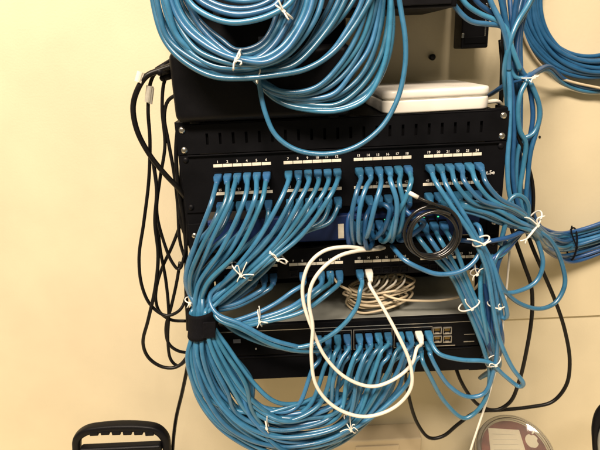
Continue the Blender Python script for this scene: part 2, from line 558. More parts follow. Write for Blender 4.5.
ap = empty('wireless_base_station', (0, 0, ZT), 'flat square white wireless box lying on the vented shelf', 'wireless box')
xa, xb = W(379, 108).x, W(491, 108).x
cx = (xa + xb) / 2
dim = (xb - xa) / 2
rot = Matrix.Translation((cx, 0.078, 0)) @ Matrix.Rotation(math.radians(3.0), 4, 'Z')
def rbox(mb, hw, z0, z1, rad, bev, seg=4):
    t = bmesh.new()
    bmesh.ops.create_cube(t, size=1)
    for v in t.verts:
        v.co = Vector((v.co.x * hw * 2, v.co.y * hw * 2, (z0 + z1) / 2 + v.co.z * (z1 - z0)))
    ve = [e for e in t.edges if abs(e.verts[0].co.z - e.verts[1].co.z) > 1e-6]
    bmesh.ops.bevel(t, geom=ve, offset=rad, segments=8, affect='EDGES', profile=0.5)
    he = [e for e in t.edges if abs(e.verts[0].co.z - e.verts[1].co.z) < 1e-6 and len([f for f in e.link_faces if abs(f.normal.z) > 0.9]) == 1]
    bmesh.ops.bevel(t, geom=he, offset=bev, segments=seg, affect='EDGES', profile=0.5)
    mb.add(t)
    return mb
H = 0.033
rbox(MB(), dim - 0.002, ZT + 0.0005, ZT + 0.019, 0.018, 0.003).xf(rot).build('base', M['whiteplastic'], ap, True)
rbox(MB(), dim - 0.0035, ZT + 0.0185, ZT + 0.0205, 0.017, 0.0004, 1).xf(rot).build('seam', M['tag'], ap, True)
rbox(MB(), dim - 0.0015, ZT + 0.0200, ZT + H, 0.018, 0.0045).xf(rot).build('lid', M['whiteplastic'], ap, True)

dk = empty('equipment_box', (0, 0, 0), 'dark device half hidden behind the hanging coil, under the top rack device', 'box')
MB().box(W(183, 30, -60).x, W(346, 30, -60).x, 0.060, 0.188, W(280, 60, -60).z, W(280, 10, -60).z + 0.03, 0.003).build('case', M['plastic'], dk)
qa = W(268, 42, -60)
MB().box(qa.x - 0.014, qa.x + 0.006, 0.057, 0.0598, qa.z - 0.008, qa.z + 0.008, 0.0006).build('label_plate', M['grey'], dk)
up = empty('rack_device', (0, 0, 0), 'dark rack device above the hanging coil at the top edge', 'rack device')
zb = W(430, 8).z
MB().box(W(213, 8).x, W(456, 8).x, -0.004, 0.185, zb, zb + 0.30, 0.002).build('case', M['panel'], up)  # case stretched upward out of view so that it shades the wall
MB().box(XL, W(488, 0).x, 0.002, 0.188, zb + 0.055, zb + 0.31, 0.002).build('unseen_shade_plate', M['panel'], up)  # unseen plate added above the case to block light from the wall
MB().box(W(219, 8).x, W(450, 8).x, -0.007, -0.0042, zb + 0.004, zb + 0.045, 0.001).build('front_panel', M['plastic'], up)

ad = empty('power_adapter', (0, 0, 0), 'black plug-in power adapter with silver contacts hanging at upper right', 'power adapter')
qa, qb = W(461, 49, -130), W(491, 4, -130)
MB().box(qa.x, qb.x, 0.13, 0.175, qa.z, qb.z + 0.03, 0.003, 3).build('case', M['plastic'], ad)
MB().box(qa.x + 0.004, qb.x - 0.004, 0.128, 0.1298, qa.z + 0.008, qa.z + 0.018, 0.0006).build('label_plate', M['panel'], ad)
for px, pya, pyb in ((485.5, 20, 36), (463, 33, 38), (487, 3, 9)):
    u, v = W(px - 1.2, pyb, -128), W(px + 1.2, pya, -128)
    MB().box(u.x, v.x, 0.1275, 0.1297, u.z, v.z, 0.0005).build('contact', M['screw'], ad)

# ------------------------------------------------------------------ cables
def jit(a): return random.uniform(-a, a)
R_CAT = 0.0036
def cable(name, label, pts, m='blue', r=R_CAT, group=None, start=None, end=None, cat='cable', wob=0.0011, mb_='boot', blen=0.024):
    """start / end: a jack's centre (x, y, z); the cord leaves it towards the room"""
    P = [Vector(p) for p in pts]
    if start:
        s = Vector(start)
        P = [s + Vector((0, -0.002, 0)), s + Vector((0, -0.016, -0.0012)), s + Vector((0, -0.027, -0.006))] + P
    if end:
        e = Vector(end)
        P = P + [e + Vector((0, -0.027, -0.006)), e + Vector((0, -0.016, -0.0012)), e + Vector((0, -0.002, 0))]
    o = tube(name, P, r, M[m], None, 10, wob)
    tag(o, label, cat, group)
    if start: boot(P, M[mb_], o, L=blen)
    if end: boot(P[::-1], M[mb_], o, L=blen)
    return o

def Wp(l): return [W(*a) for a in l]
def lerp(a, b, t): return tuple(x + (y - x) * t for x, y in zip(a, b))

def row_word(r): return 'upper row' if r == 0 else 'lower row'
G_LEFT = 'blue patch cables running to the left bundle'
G_RIGHT = 'blue patch cables running to the right bundle'
G_MID = 'blue patch cables dropping to the navy switch'
PNL = 'of the upper patch panel'

def pport(i, r): return (group_x(i), -0.0035, ZP1 if r == 0 else ZP2)
def ppx(i): return 219 + (i // 6) * 69.6 + (i % 6) * 9.95
def ppy(i, r): return (175 if r == 0 else 202) - (ppx(i) - 219) * 0.047

# packed places inside the main tie
NB = 41
spots = []
for k in range(NB):
    rr = math.sqrt((k + .5) / NB); aa = k * 2.399963
    spots.append((math.cos(aa) * rr, math.sin(aa) * rr))
spots.sort(key=lambda s: s[0])
TIEX, TIEY, TIEF = 203, 317, 48

fan = []     # (order, label, start, points up to the tie)
for r in (0, 1):
    for i in range(12):
        g, k = divmod(i, 6)
        x, y = ppx(i), ppy(i, r)
        num = i + 1 + 24 * r
        lab = 'blue patch cable plugged into port %d, %s %s' % (num, row_word(r), PNL)
        fz = 40 + (8 if r == 0 else -6)
        if g == 0:
            pts = [(x - 6 + jit(1), y + 27, fz + 6 + jit(4)), (195 + k * 8.3 + r * 2.5 + jit(2), 248 + jit(2), fz + 10 + jit(7)),
                   (187 + k * 3.9 + jit(1.5), 284 + jit(2), 46 + (0.5 - r) * 14 + jit(7))]
            order = k * 1.0 + r * 0.5 + jit(2.5)
        else:
            pts = [(x - 7 + jit(1), y + 27, fz + 6 + jit(4)), (262 + k * 7.2 + r * 4 + jit(2), 238 + jit(2), fz + 10 + jit(7)),
                   (235 + k * 5.2 + r * 2 + jit(1.5), 271 + jit(1.5), 52 + (0.5 - r) * 12 + jit(7)), (208 + k * 2.8 + r + jit(1), 297 + k * 1.0 + jit(1), 48 + jit(9))]
            order = 7 + k * 1.0 + jit(3)
        fan.append([order, lab, pport(i, r), pts])
# strands of the lower panel that pass the small tie and join the bundle
def bport(i): return (group_x(i), -0.0035, ZPB)
for n_, (i, pts) in enumerate(((7, [(291, 292, 42), (275, 303, 46), (252, 314, 50), (226, 320, 48)]),
                               (9, [(311, 292, 44), (290, 306, 48), (258, 317, 52), (228, 323, 48)]),
                               (10, [(322, 291, 47), (298, 308, 50), (262, 320, 56), (232, 323, 50)]),
                               (11, [(331, 292, 50), (303, 312, 55), (262, 323, 58), (232, 327, 50)]))):
    fan.append([14 + n_ * 1.5, 'blue patch cable plugged into port %d of the lower patch panel' % (i + 1), bport(i), pts])
fan.append([20, 'blue patch cable from port 13 of the lower panel sweeping left across the switch', bport(12),
            [(359, 288, 44), (357, 303, 48), (343, 324, 54), (318, 342, 56), (286, 348, 54), (255, 341, 52), (230, 329, 50)]])
for i in range(6):
    x = 228 + i * 9.7
    fan.append([8 + i * 2 + jit(5), 'blue patch cable plugged into port %d of the lower patch panel' % (i + 1), bport(i),
                [(x - 5, 288, 36), (214 + i * 5, 299 + i * 1.2, 40 + jit(3)), (208 + i * 1.5, 305 + i, 44)]])
for i in range(6):
    fan.append([random.uniform(0, 22), 'blue cable coming from behind the rack into the bundle under the black strap', None,
                [(222 + i * 2, 286, -60), (213 + i, 297, -10), (208 + i, 304, 26)]])
fan.sort(key=lambda a: a[0])
targets = [(c, 0) for c in range(2, 10)] + [(c, 1) for c in range(0, 11)] + [(11, 1)][:0] 
# two strands of the second group leave the bundle straight for the first two switch ports
direct = [a for a in fan if 'port 31,' in a[1] or 'port 33,' in a[1]]
fan = [a for a in fan if a not in direct]
tg = sorted(targets, key=lambda t: -t[0] + jit(1.5))
nf = len(fan)
# spread: outermost strands climb to the right hand ports, a few end up behind the rack
behind = [k for k in range(nf) if fan[k][2] is None]
behind = set(behind + random.Random(5).sample([k for k in range(nf) if k not in behind], nf - len(tg) - len(behind)))
ti = 0
sp = spots[:nf] if nf <= NB else [spots[i % NB] for i in range(nf)]
sp = [spots[int(i * (NB - 1) / max(1, nf - 1))] for i in range(nf)]
for i, (o_, lab, st, pts) in enumerate(fan):
    t = min(1, max(0, i / (nf - 1) + jit(0.12)))
    sx, sf = sp[i]
    cross = ('lower patch panel' in lab or st is None) and i in behind
    t2 = random.random() if cross else min(1, max(0, t + jit(0.10)))
    P = Wp(pts)
    P.append(W(TIEX + sx * 11.0, TIEY - 6 + sx * 1.0, TIEF + sf * 17))
    P.append(W(TIEX + sx * 10.5, TIEY + 8, TIEF + sf * 17))
    f1 = TIEF + sf * 22 + 6
    P.append(W(*lerp((187, 358), (226, 348), t), f1))
    P.append(W(*lerp((199, 402), (250, 380), t), f1 + 6 + jit(8)))
    near = i not in behind and ti < len(tg) and tg[ti][0] < 4
    q3 = lerp((228, 435), (274, 399), (t + t2) / 2)
    P.append(W(q3[0] - (16 if near else 0), q3[1] - (4 if near else 0), f1 + 8 + jit(8)))
    bot = lerp((285, 456), (290, 402), t2)
    fb = 62 + sf * 18 + jit(14)
    if near: bot = (bot[0] - 12, bot[1] + 4)
    P.append(W(bot[0] + jit(3), bot[1] + jit(4), fb))
    if i in behind or ti >= len(tg):
        P.append(W(*lerp((345, 440), (330, 392), t2), 40 + jit(22)))
        P.append(W(*lerp((385, 400), (350, 372), t), -15 + jit(5)))
        P.append(W(*lerp((400, 365), (360, 345), t), -60))
        cable('patch_cable', lab, P, start=st, group=G_LEFT if st else 'blue cables from behind the rack', wob=0.0028)
    else:
        c, rr = tg[ti]; ti += 1
        ex = SWPX[c]
        ey = (334 if rr == 0 else 344) - (ex - 370) * 0.045
        P.append(W(*lerp((345, 436), (ex - 26, 398 + rr * 4), min(1, t2 * 1.05)), 58 + jit(12)))
        if ex > 340: P.append(W(ex - 12 + jit(2.5), ey + 40 + rr * 3 + jit(3), 52 + jit(8) - rr * 7))
        P.append(W(ex - 3.5 + jit(1), ey + 19, 43 + jit(3) - rr * 4))
        cable('patch_cable', lab, P, start=st, end=(SWX[c], YS - 0.003, ZU if rr == 0 else ZD), group=G_LEFT, wob=0.0028)
for n_, (o_, lab, st, pts) in enumerate(direct):
    P = Wp(pts) + Wp([(216, 314 + n_ * 3, 66), (240, 324 + n_ * 4, 70), (270, 339 + n_ * 5, 66), (296, 346 + n_ * 5, 58), (312 + n_ * 9, 349 + n_ * 2, 46)])
    cable('patch_cable', lab, P, start=st, end=(SWX[n_], YS - 0.003, ZU), group=G_LEFT)

# middle group: short drops to the navy switch
def nport(k, r): return (W(352, 232).x + k * 0.0138, YN - 0.003, zc + (0.008 if r == 0 else -0.008))
mids = [(12, 0, [(357, 190, 58), (352, 212, 62), (353, 238, 46)], (0, 1)), (13, 0, [(366, 186, 55), (360, 206, 66), (359, 240, 52)], (1, 1)),
        (14, 0, [(380, 186, 60), (374, 206, 70), (366, 236, 56)], (1, 0)), (15, 0, [(391, 182, 64), (397, 204, 72), (393, 236, 56)], (4, 1)),
        (16, 0, [(400, 184, 54), (404, 206, 58), (399, 232, 50)], (4, 0)), (17, 0, [(411, 183, 58), (405, 200, 62), (396, 216, 58), (388, 238, 48)], (3, 1)),
        (12, 1, [(350, 213, 44), (347, 228, 50), (350, 247, 40)], (0, 0)), (13, 1, [(366, 216, 50), (364, 232, 52), (367, 248, 42)], (2, 1)),
        (14, 1, [(383, 204, 52), (390, 208, 58), (384, 230, 50)], (3, 0)), (15, 1, [(392, 210, 46), (386, 224, 52), (376, 238, 46)], (2, 0)),
        (17, 1, [(404, 208, 50), (412, 216, 58), (424, 222, 50)], (5, 1))]
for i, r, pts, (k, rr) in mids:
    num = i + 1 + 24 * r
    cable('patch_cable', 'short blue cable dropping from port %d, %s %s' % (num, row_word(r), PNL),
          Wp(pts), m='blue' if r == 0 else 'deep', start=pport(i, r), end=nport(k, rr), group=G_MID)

# right group: ports 21-24 and 43-48 go to the right hand bundle
nR = 0
RB = []
for k in range(12):
    rr = math.sqrt((k + .5) / 12); RB.append((math.cos(k * 2.4) * rr, math.sin(k * 2.4) * rr))
RB.sort(key=lambda s: s[1])
rl = [(23, 0), (22, 0), (21, 0), (20, 0), (23, 1), (22, 1), (21, 1), (20, 1), (19, 1), (18, 1)]
for n_, (i, r) in enumerate(rl):
    x, y = ppx(i), ppy(i, r)
    num = i + 1 + 24 * r
    k = i - 18
    sx, sy = RB[n_]
    e = (531 + sx * 2, 227 + sy * 9, 12 - sx * 12)
    if r == 0:
        pts = [(x + 7 + jit(.6), y + 17, 46 + jit(3)), (x + 21 + (5 - k) * 1.2, y + 35 + (5 - k) * 0.8, 48 + jit(4)), (lerp((x, y), e, .72)[0], lerp((x, y), e, .72)[1] + 3.5, 36 + jit(4)), e]
    else:
        pts = [(x + 9 + jit(.6), y + 13, 38 + jit(3)), (lerp((x, y), e, .45)[0], lerp((x, y), e, .45)[1] + 3, 38 + jit(4)), (lerp((x, y), e, .75)[0], lerp((x, y), e, .75)[1] + 3, 28 + jit(4)), e]
    pts += [(549 + sx * 2, 243 + sy * 10, -60 - sx * 14), (572, 244 + sy * 12, -165 - sx * 12), (600, 237 + sy * 13, -172 - sx * 12), (640, 222 + sy * 14, -172 - sx * 12), (700, 180 + sy * 14, -172 - sx * 12)]
    cable('patch_cable', 'blue cable leaving rightwards from port %d, %s %s' % (num, row_word(r), PNL),
          Wp(pts), m='blue', start=pport(i, r), group=G_RIGHT)
# 19 and 20 drop steeply and loop back to the bottom switch
cable('patch_cable', 'blue patch cable from port 19 dropping steeply and looping under the rack corner',
      Wp([(437, 183, 50), (455, 211, 62), (473, 238, 64), (486, 270, 60), (492, 305, 58), (499, 338, 56), (512, 366, 56), (524, 383, 54), (520, 386, 46), (505, 375, 44), (489, 362, 50), (460, 360, 52), (438, 354, 48)]),
      start=pport(18, 0), end=(SWX[11], YS - 0.003, ZU), group=G_RIGHT)
cable('patch_cable', 'blue patch cable from port 20 dropping steeply beside the rail, returning under the switch',
      Wp([(447, 185, 46), (463, 211, 55), (478, 238, 56), (492, 272, 50), (497, 308, 46), (497, 345, 44), (493, 372, 42), (484, 394, 42), (468, 397, 42), (450, 386, 44), (436, 365, 46), (430, 352, 42)]),
      start=pport(19, 0), end=(SWX[11], YS - 0.003, ZD), group=G_RIGHT)
# four plugs seen inside the black coil
for k in range(4):
    px = 413 + k * 9.5
    xj = W(px, 224, -4).x
    zj = W(px, 224 - (px - 370) * 0.047 + 2, -4).z
    jack(xj, zj, nv, y=YN - 0.0002, w=0.0130)
    pts = [(px + 8, 240 - k, 40), (px + 20 - k, 255, 44), (451 + k * 5, 275, 44), (463 + k * 4.6, 300, 42), (475 + k * 4.6, 328, 40)]
    if k == 0:
        pts += [(484, 352, 38), (490, 376, 36), (484, 404, 38), (466, 419, 40), (446, 403, 40), (430, 376, 42), (422, 360, 42)]
        cable('patch_cable', 'blue patch cable from leftmost plug inside black coil, looping low under the switch', Wp(pts),
              start=(xj, YN - 0.003, zj), end=(SWX[10], YS - 0.003, ZD), group='blue cables with plugs framed by the black coil')
    else:
        pts += [(485 + k * 3.5, 348, 32), (493 + k * 2, 366, 8), (480, 378, -50)]
        cable('patch_cable', 'blue patch cable from the %s plug inside the black coil' % ('second', 'third', 'rightmost')[k - 1], Wp(pts),
              start=(xj, YN - 0.003, zj), group='blue cables with plugs framed by the black coil')
G_SIDE = 'blue cables hanging at the right side of the rack'
def side(label, l, m='blue', r=R_CAT, **k): return cable('network_cable', label, Wp(l), m=m, r=r, group=G_SIDE, **k)
side('blue cable sagging in a shallow arc just below the black coil', [(392, 246, 10), (398, 252, 42), (406, 260, 60), (419, 267, 64), (438, 274, 66), (462, 271, 64), (477, 258, 58), (481, 244, 50), (479, 228, 40), (470, 222, 8)])
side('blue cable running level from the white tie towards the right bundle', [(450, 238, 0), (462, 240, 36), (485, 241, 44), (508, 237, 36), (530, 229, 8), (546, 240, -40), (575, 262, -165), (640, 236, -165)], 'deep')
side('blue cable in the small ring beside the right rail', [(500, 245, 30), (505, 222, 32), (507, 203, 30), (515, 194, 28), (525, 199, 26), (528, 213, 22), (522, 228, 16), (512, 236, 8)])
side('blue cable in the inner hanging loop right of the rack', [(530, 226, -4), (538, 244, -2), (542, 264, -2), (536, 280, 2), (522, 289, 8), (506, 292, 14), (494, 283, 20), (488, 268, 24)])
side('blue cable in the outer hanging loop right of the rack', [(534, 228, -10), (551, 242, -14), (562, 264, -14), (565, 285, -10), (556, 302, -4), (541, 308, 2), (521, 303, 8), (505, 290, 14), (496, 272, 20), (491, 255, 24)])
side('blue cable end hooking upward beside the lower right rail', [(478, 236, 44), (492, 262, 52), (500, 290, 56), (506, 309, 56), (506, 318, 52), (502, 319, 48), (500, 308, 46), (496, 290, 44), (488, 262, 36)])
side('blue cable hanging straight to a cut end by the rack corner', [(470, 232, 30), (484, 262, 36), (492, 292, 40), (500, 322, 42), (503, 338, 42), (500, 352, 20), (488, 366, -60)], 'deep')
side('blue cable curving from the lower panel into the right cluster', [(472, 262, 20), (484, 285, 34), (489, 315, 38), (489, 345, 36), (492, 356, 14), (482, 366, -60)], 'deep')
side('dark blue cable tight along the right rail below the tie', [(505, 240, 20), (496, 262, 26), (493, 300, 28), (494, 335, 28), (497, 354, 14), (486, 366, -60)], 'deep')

for k in range(6):
    nm = ('nearest the rail', 'second from the rail', 'third from the rail', 'fourth from the rail', 'fifth from the rail', 'farthest from the rail')[k]
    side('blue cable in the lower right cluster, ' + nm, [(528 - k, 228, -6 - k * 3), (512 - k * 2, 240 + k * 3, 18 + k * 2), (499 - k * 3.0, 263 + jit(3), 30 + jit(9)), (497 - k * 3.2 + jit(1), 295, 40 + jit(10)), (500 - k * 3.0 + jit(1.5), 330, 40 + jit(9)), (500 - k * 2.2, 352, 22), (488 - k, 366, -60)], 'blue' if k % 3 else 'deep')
# vertical runs by the right rail
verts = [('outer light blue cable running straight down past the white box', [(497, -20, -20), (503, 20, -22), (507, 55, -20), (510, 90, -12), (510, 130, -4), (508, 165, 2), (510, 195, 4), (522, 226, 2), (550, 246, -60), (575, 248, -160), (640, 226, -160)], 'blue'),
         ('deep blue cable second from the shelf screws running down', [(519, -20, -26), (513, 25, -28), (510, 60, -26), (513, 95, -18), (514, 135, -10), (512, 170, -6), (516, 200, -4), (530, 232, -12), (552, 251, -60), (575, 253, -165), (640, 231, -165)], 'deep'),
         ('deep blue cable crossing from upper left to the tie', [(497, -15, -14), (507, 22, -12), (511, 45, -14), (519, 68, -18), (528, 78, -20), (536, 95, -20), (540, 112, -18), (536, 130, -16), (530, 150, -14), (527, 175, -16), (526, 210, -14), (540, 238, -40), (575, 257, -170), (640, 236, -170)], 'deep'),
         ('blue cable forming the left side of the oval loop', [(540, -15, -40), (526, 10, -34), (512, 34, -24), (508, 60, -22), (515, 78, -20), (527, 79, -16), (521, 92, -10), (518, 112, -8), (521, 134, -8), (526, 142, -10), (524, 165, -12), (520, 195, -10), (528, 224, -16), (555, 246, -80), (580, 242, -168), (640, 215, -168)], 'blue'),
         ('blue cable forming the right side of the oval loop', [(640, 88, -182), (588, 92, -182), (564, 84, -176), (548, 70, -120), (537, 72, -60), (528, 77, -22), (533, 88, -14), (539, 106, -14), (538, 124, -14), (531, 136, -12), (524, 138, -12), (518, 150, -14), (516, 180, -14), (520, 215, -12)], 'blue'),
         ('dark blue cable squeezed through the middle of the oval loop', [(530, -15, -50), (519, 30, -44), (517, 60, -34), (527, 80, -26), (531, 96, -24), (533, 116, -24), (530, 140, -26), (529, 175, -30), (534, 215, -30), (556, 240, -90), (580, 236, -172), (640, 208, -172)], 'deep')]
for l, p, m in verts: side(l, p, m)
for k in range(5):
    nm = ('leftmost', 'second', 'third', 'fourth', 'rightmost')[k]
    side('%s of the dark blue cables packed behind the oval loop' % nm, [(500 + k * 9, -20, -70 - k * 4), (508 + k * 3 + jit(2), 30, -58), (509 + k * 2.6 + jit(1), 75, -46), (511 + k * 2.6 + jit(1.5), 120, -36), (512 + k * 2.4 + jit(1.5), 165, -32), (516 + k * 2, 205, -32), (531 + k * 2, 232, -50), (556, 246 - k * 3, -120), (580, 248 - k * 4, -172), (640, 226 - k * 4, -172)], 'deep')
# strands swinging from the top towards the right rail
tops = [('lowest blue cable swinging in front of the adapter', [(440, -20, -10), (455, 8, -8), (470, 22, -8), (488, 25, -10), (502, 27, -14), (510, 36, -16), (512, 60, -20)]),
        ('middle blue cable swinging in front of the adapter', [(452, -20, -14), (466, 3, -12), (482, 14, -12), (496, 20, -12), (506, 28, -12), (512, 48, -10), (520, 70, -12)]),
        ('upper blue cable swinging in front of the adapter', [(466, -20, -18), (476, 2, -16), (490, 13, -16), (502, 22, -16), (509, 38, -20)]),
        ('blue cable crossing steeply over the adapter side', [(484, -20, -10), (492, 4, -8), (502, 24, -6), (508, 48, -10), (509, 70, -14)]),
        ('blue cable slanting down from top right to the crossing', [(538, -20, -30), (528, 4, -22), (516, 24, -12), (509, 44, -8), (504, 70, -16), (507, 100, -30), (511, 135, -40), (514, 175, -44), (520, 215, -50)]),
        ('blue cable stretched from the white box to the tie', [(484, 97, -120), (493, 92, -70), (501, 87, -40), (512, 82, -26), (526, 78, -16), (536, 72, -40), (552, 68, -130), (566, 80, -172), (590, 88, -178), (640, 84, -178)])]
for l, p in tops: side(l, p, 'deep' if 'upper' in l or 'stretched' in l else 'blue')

# extra strands of the wall bundle on the right
for k, lab in enumerate(('topmost blue cable of the bundle running off right', 'blue cable near the middle of the bundle running off right', 'lowest blue cable of the bundle running off right', 'rearmost blue cable of the bundle against the wall')):
    dy = (-13, 2, 14, -3)[k]
    df = (-160, -154, -168, -182)[k]
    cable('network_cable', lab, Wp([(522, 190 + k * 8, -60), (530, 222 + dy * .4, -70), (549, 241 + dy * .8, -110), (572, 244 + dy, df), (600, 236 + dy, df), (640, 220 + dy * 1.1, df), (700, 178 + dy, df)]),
          m='deep', group='blue cables of the bundle on the right wall')

# coil on the wall at the upper right: each turn winds on a ring, all one long cable
cc = W(612, -14, -165)
turns = 13
pts = []
rng = random.Random(3)
sc_px = (W(640, -14, -165) - W(600, -14, -165)).length / 40
radii = [58 + 35 * ((k * 5) % turns) / (turns - 1) for k in range(turns)]
n_ = 40
for k in range(turns):
    ra, rb = radii[k], radii[(k + 1) % turns] if k < turns - 1 else radii[k]
    off = (rng.uniform(-2, 2), rng.uniform(-2, 2)); dep = rng.uniform(0, 0.022)
    for j in range(n_):
        t = j / n_
        s = t * t * (3 - 2 * t)
        rr = (ra + (rb - ra) * s) * sc_px
        a = PI / 2 - 2 * PI * t
        pts.append(Vector((cc.x + math.cos(a) * rr + off[0] * sc_px * math.sin(PI * t), YW - 0.010 - 0.028 * abs(math.sin(k * 1.7)) * (0.6 + 0.4 * math.sin(2 * PI * t)) - dep * 0.4,
                           cc.z + math.sin(a) * rr * 1.02 + off[1] * sc_px * math.sin(PI * t))))
o = tube('cable_coil', pts, 0.0037, M['deep'], None, 10, 0.0, 0.006)
tag(o, 'thick coil of deep blue cable hung on the wall at upper right', 'cable coil')
t_ = cable('network_cable', 'thin tan cable hanging between the rack and wall coil', Wp([(512, -20, -120), (519, 20, -125), (527, 45, -130), (540, 65, -150), (556, 77, -165), (578, 84, -172), (610, 90, -172)]), m='beige', r=0.0022)

# ------------------------------------------------------------------ big coil hanging over the black box
def ordw(n): return ('outermost', 'second', 'third', 'fourth', 'fifth', 'sixth', 'seventh', 'eighth', 'ninth', 'tenth', 'eleventh', 'twelfth', 'thirteenth')[n]
G_COIL = 'loops of the blue coil hanging over the black box'
# (left x at top, bottom x, bottom y, right x at top, right y reach, depth)
loopsA = [  # main family
    [(150, -25, 60), (153, 8, 62), (164, 40, 66), (184, 62, 72), (212, 76, 76), (243, 78, 76), (275, 75, 72), (306, 68, 66), (332, 52, 60), (352, 28, 56), (372, -5, 54), (384, -30, 50)],
    [(154, -25, 52), (158, 5, 55), (170, 36, 60), (188, 56, 66), (212, 69, 72), (236, 71, 72), (258, 68, 76), (284, 58, 74), (304, 38, 70), (318, 12, 66), (326, -25, 60)],
    [(160, -25, 66), (163, 5, 66), (172, 30, 68), (190, 52, 72), (215, 66, 76), (240, 68, 80), (262, 66, 80), (284, 52, 78), (302, 30, 74), (314, 4, 70), (320, -25, 64)],
    [(163, -25, 45), (166, 5, 48), (178, 34, 55), (196, 55, 62), (220, 66, 66), (246, 66, 68), (266, 58, 66), (286, 40, 62), (300, 15, 60), (308, -25, 56)],
    [(168, -25, 72), (172, 3, 72), (184, 26, 76), (204, 44, 82), (226, 56, 86), (246, 62, 86), (266, 62, 84), (286, 50, 82), (301, 30, 78), (311, 8, 74), (316, -25, 70)],
    [(172, -25, 40), (177, 8, 44), (192, 36, 52), (212, 54, 58), (232, 61, 62), (252, 60, 64), (270, 50, 62), (284, 30, 58), (296, 5, 56), (302, -25, 52)],
    [(158, -25, 76), (168, 8, 76), (176, 34, 74), (190, 50, 72), (208, 60, 68), (236, 64, 64), (262, 56, 60), (280, 36, 56), (290, 12, 54), (296, -25, 50)],
    [(182, -25, 62), (188, 5, 66), (202, 28, 72), (220, 46, 76), (238, 56, 80), (256, 58, 80), (272, 48, 78), (286, 28, 74), (296, 6, 70), (301, -25, 66)],
    [(176, -25, 32), (190, 8, 36), (206, 28, 44), (222, 42, 50), (234, 50, 54), (250, 50, 56), (264, 40, 54), (274, 22, 50), (279, 2, 46), (281, -25, 42)],
]
rl_ = random.Random(21)
extra = []
for k in range(9):
    u, v = loopsA[k], loopsA[(k + 3) % 9]
    f_ = rl_.uniform(0.3, 0.7)
    n1 = min(len(u), len(v))
    ua = [u[int(round(j * (len(u) - 1) / (n1 - 1)))] for j in range(n1)]
    va = [v[int(round(j * (len(v) - 1) / (n1 - 1)))] for j in range(n1)]
    extra.append([tuple(p * (1 - f_) + q * f_ + rl_.uniform(-1.2, 1.2) for p, q in zip(pa_, pb_)) for pa_, pb_ in zip(ua, va)])
loopsA += extra
def low_at(l, x):       # how low the loop hangs at column x
    for (xa_, ya_, _), (xb_, yb_, _) in zip(l, l[1:]):
        if xa_ <= x <= xb_:
            return ya_ + (yb_ - ya_) * (x - xa_) / max(1e-6, xb_ - xa_)
    return 0
ORD = ('lowest', 'second lowest', 'third lowest', 'fourth lowest', 'fifth lowest', 'sixth lowest', 'seventh lowest', 'eighth lowest', 'ninth lowest', 'tenth lowest',
       'eleventh lowest', 'twelfth lowest', 'thirteenth lowest', 'fourteenth lowest', 'fifteenth lowest', 'sixteenth lowest', 'second highest', 'highest')
loopsA.sort(key=lambda l: -low_at(l, 225))
for k, l in enumerate(loopsA):
    cable('network_cable', '%s blue loop of the tied coil over the black box' % ORD[k], Wp([(a + jit(.8), b + jit(.8), c) for a, b, c in l]), group=G_COIL, r=0.0036)
loopsB = [
    [(178, -25, 80), (190, 2, 82), (206, 15, 86), (228, 23, 90), (250, 22, 90), (272, 15, 86), (290, 3, 82), (302, -25, 76)],
    [(184, -25, 72), (196, -2, 75), (213, 9, 78), (236, 15, 82), (258, 12, 82), (276, 4, 78), (290, -25, 72)],
    [(190, -25, 62), (203, -4, 66), (222, 6, 70), (244, 9, 74), (264, 5, 72), (280, -6, 68), (288, -25, 64)],
    [(200, -25, 52), (214, -6, 56), (232, 1, 60), (250, 2, 62), (268, -3, 60), (280, -25, 56)]]
for k, l in enumerate(loopsB):
    cable('network_cable', '%s blue loop of the shallow set at the top edge' % ('lowest', 'second lowest', 'third lowest', 'highest')[k], Wp(l), group='shallow blue loops at the top edge', r=0.0036)
loopsC = [
    [(236, 62, 40), (262, 84, 44), (290, 93, 48), (318, 87, 50), (340, 66, 50), (356, 38, 50), (366, 8, 50), (372, -25, 48)],
    [(240, 66, 34), (268, 90, 38), (298, 96, 42), (326, 90, 44), (348, 72, 44), (364, 44, 44), (374, 12, 42), (380, -25, 40)],
    [(245, 70, 30), (274, 94, 34), (308, 101, 38), (336, 96, 40), (358, 80, 40), (374, 52, 38), (382, 16, 36), (385, -25, 34)],
    [(254, 78, 32), (280, 102, 36), (312, 110, 42), (340, 109, 44), (366, 98, 42), (384, 66, 40), (391, 30, 38), (391, -25, 36)],
    [(250, 74, 27), (282, 99, 31), (316, 106, 36), (346, 103, 38), (372, 84, 36), (386, 52, 34), (390, 18, 32), (388, -25, 30)],
    [(262, 80, 26), (290, 96, 28), (318, 99, 32), (340, 88, 34), (358, 66, 34), (368, 40, 34), (374, 12, 32), (377, -25, 30)],
    [(256, 60, 50), (282, 70, 54), (308, 68, 58), (330, 52, 58), (346, 30, 58), (360, 4, 56), (370, -25, 54)],
    [(262, 60, 40), (286, 62, 46), (306, 52, 50), (328, 32, 52), (344, 14, 52), (356, -4, 50), (364, -25, 48)],
    [(290, 66, 30), (306, 48, 36), (318, 26, 38), (330, 4, 38), (340, -25, 36)]]
for k in range(5):
    u, v = loopsC[k], loopsC[(k + 1) % 6]
    loopsC.append([tuple(p * .5 + q * .5 + rl_.uniform(-2, 2) for p, q in zip(pa_, pb_)) for pa_, pb_ in zip(u, v)])
loopsC.sort(key=lambda l: -max(p[1] for p in l))
for k, l in enumerate(loopsC):
    cable('network_cable', '%s blue loop of the loose set sagging right of the coil' % (ORD[:13] + ('highest',))[k],
          Wp([(a + jit(.6), b + jit(.6), c) for a, b, c in l]), group='loose blue loops sagging in front of the shelf', r=0.0034)
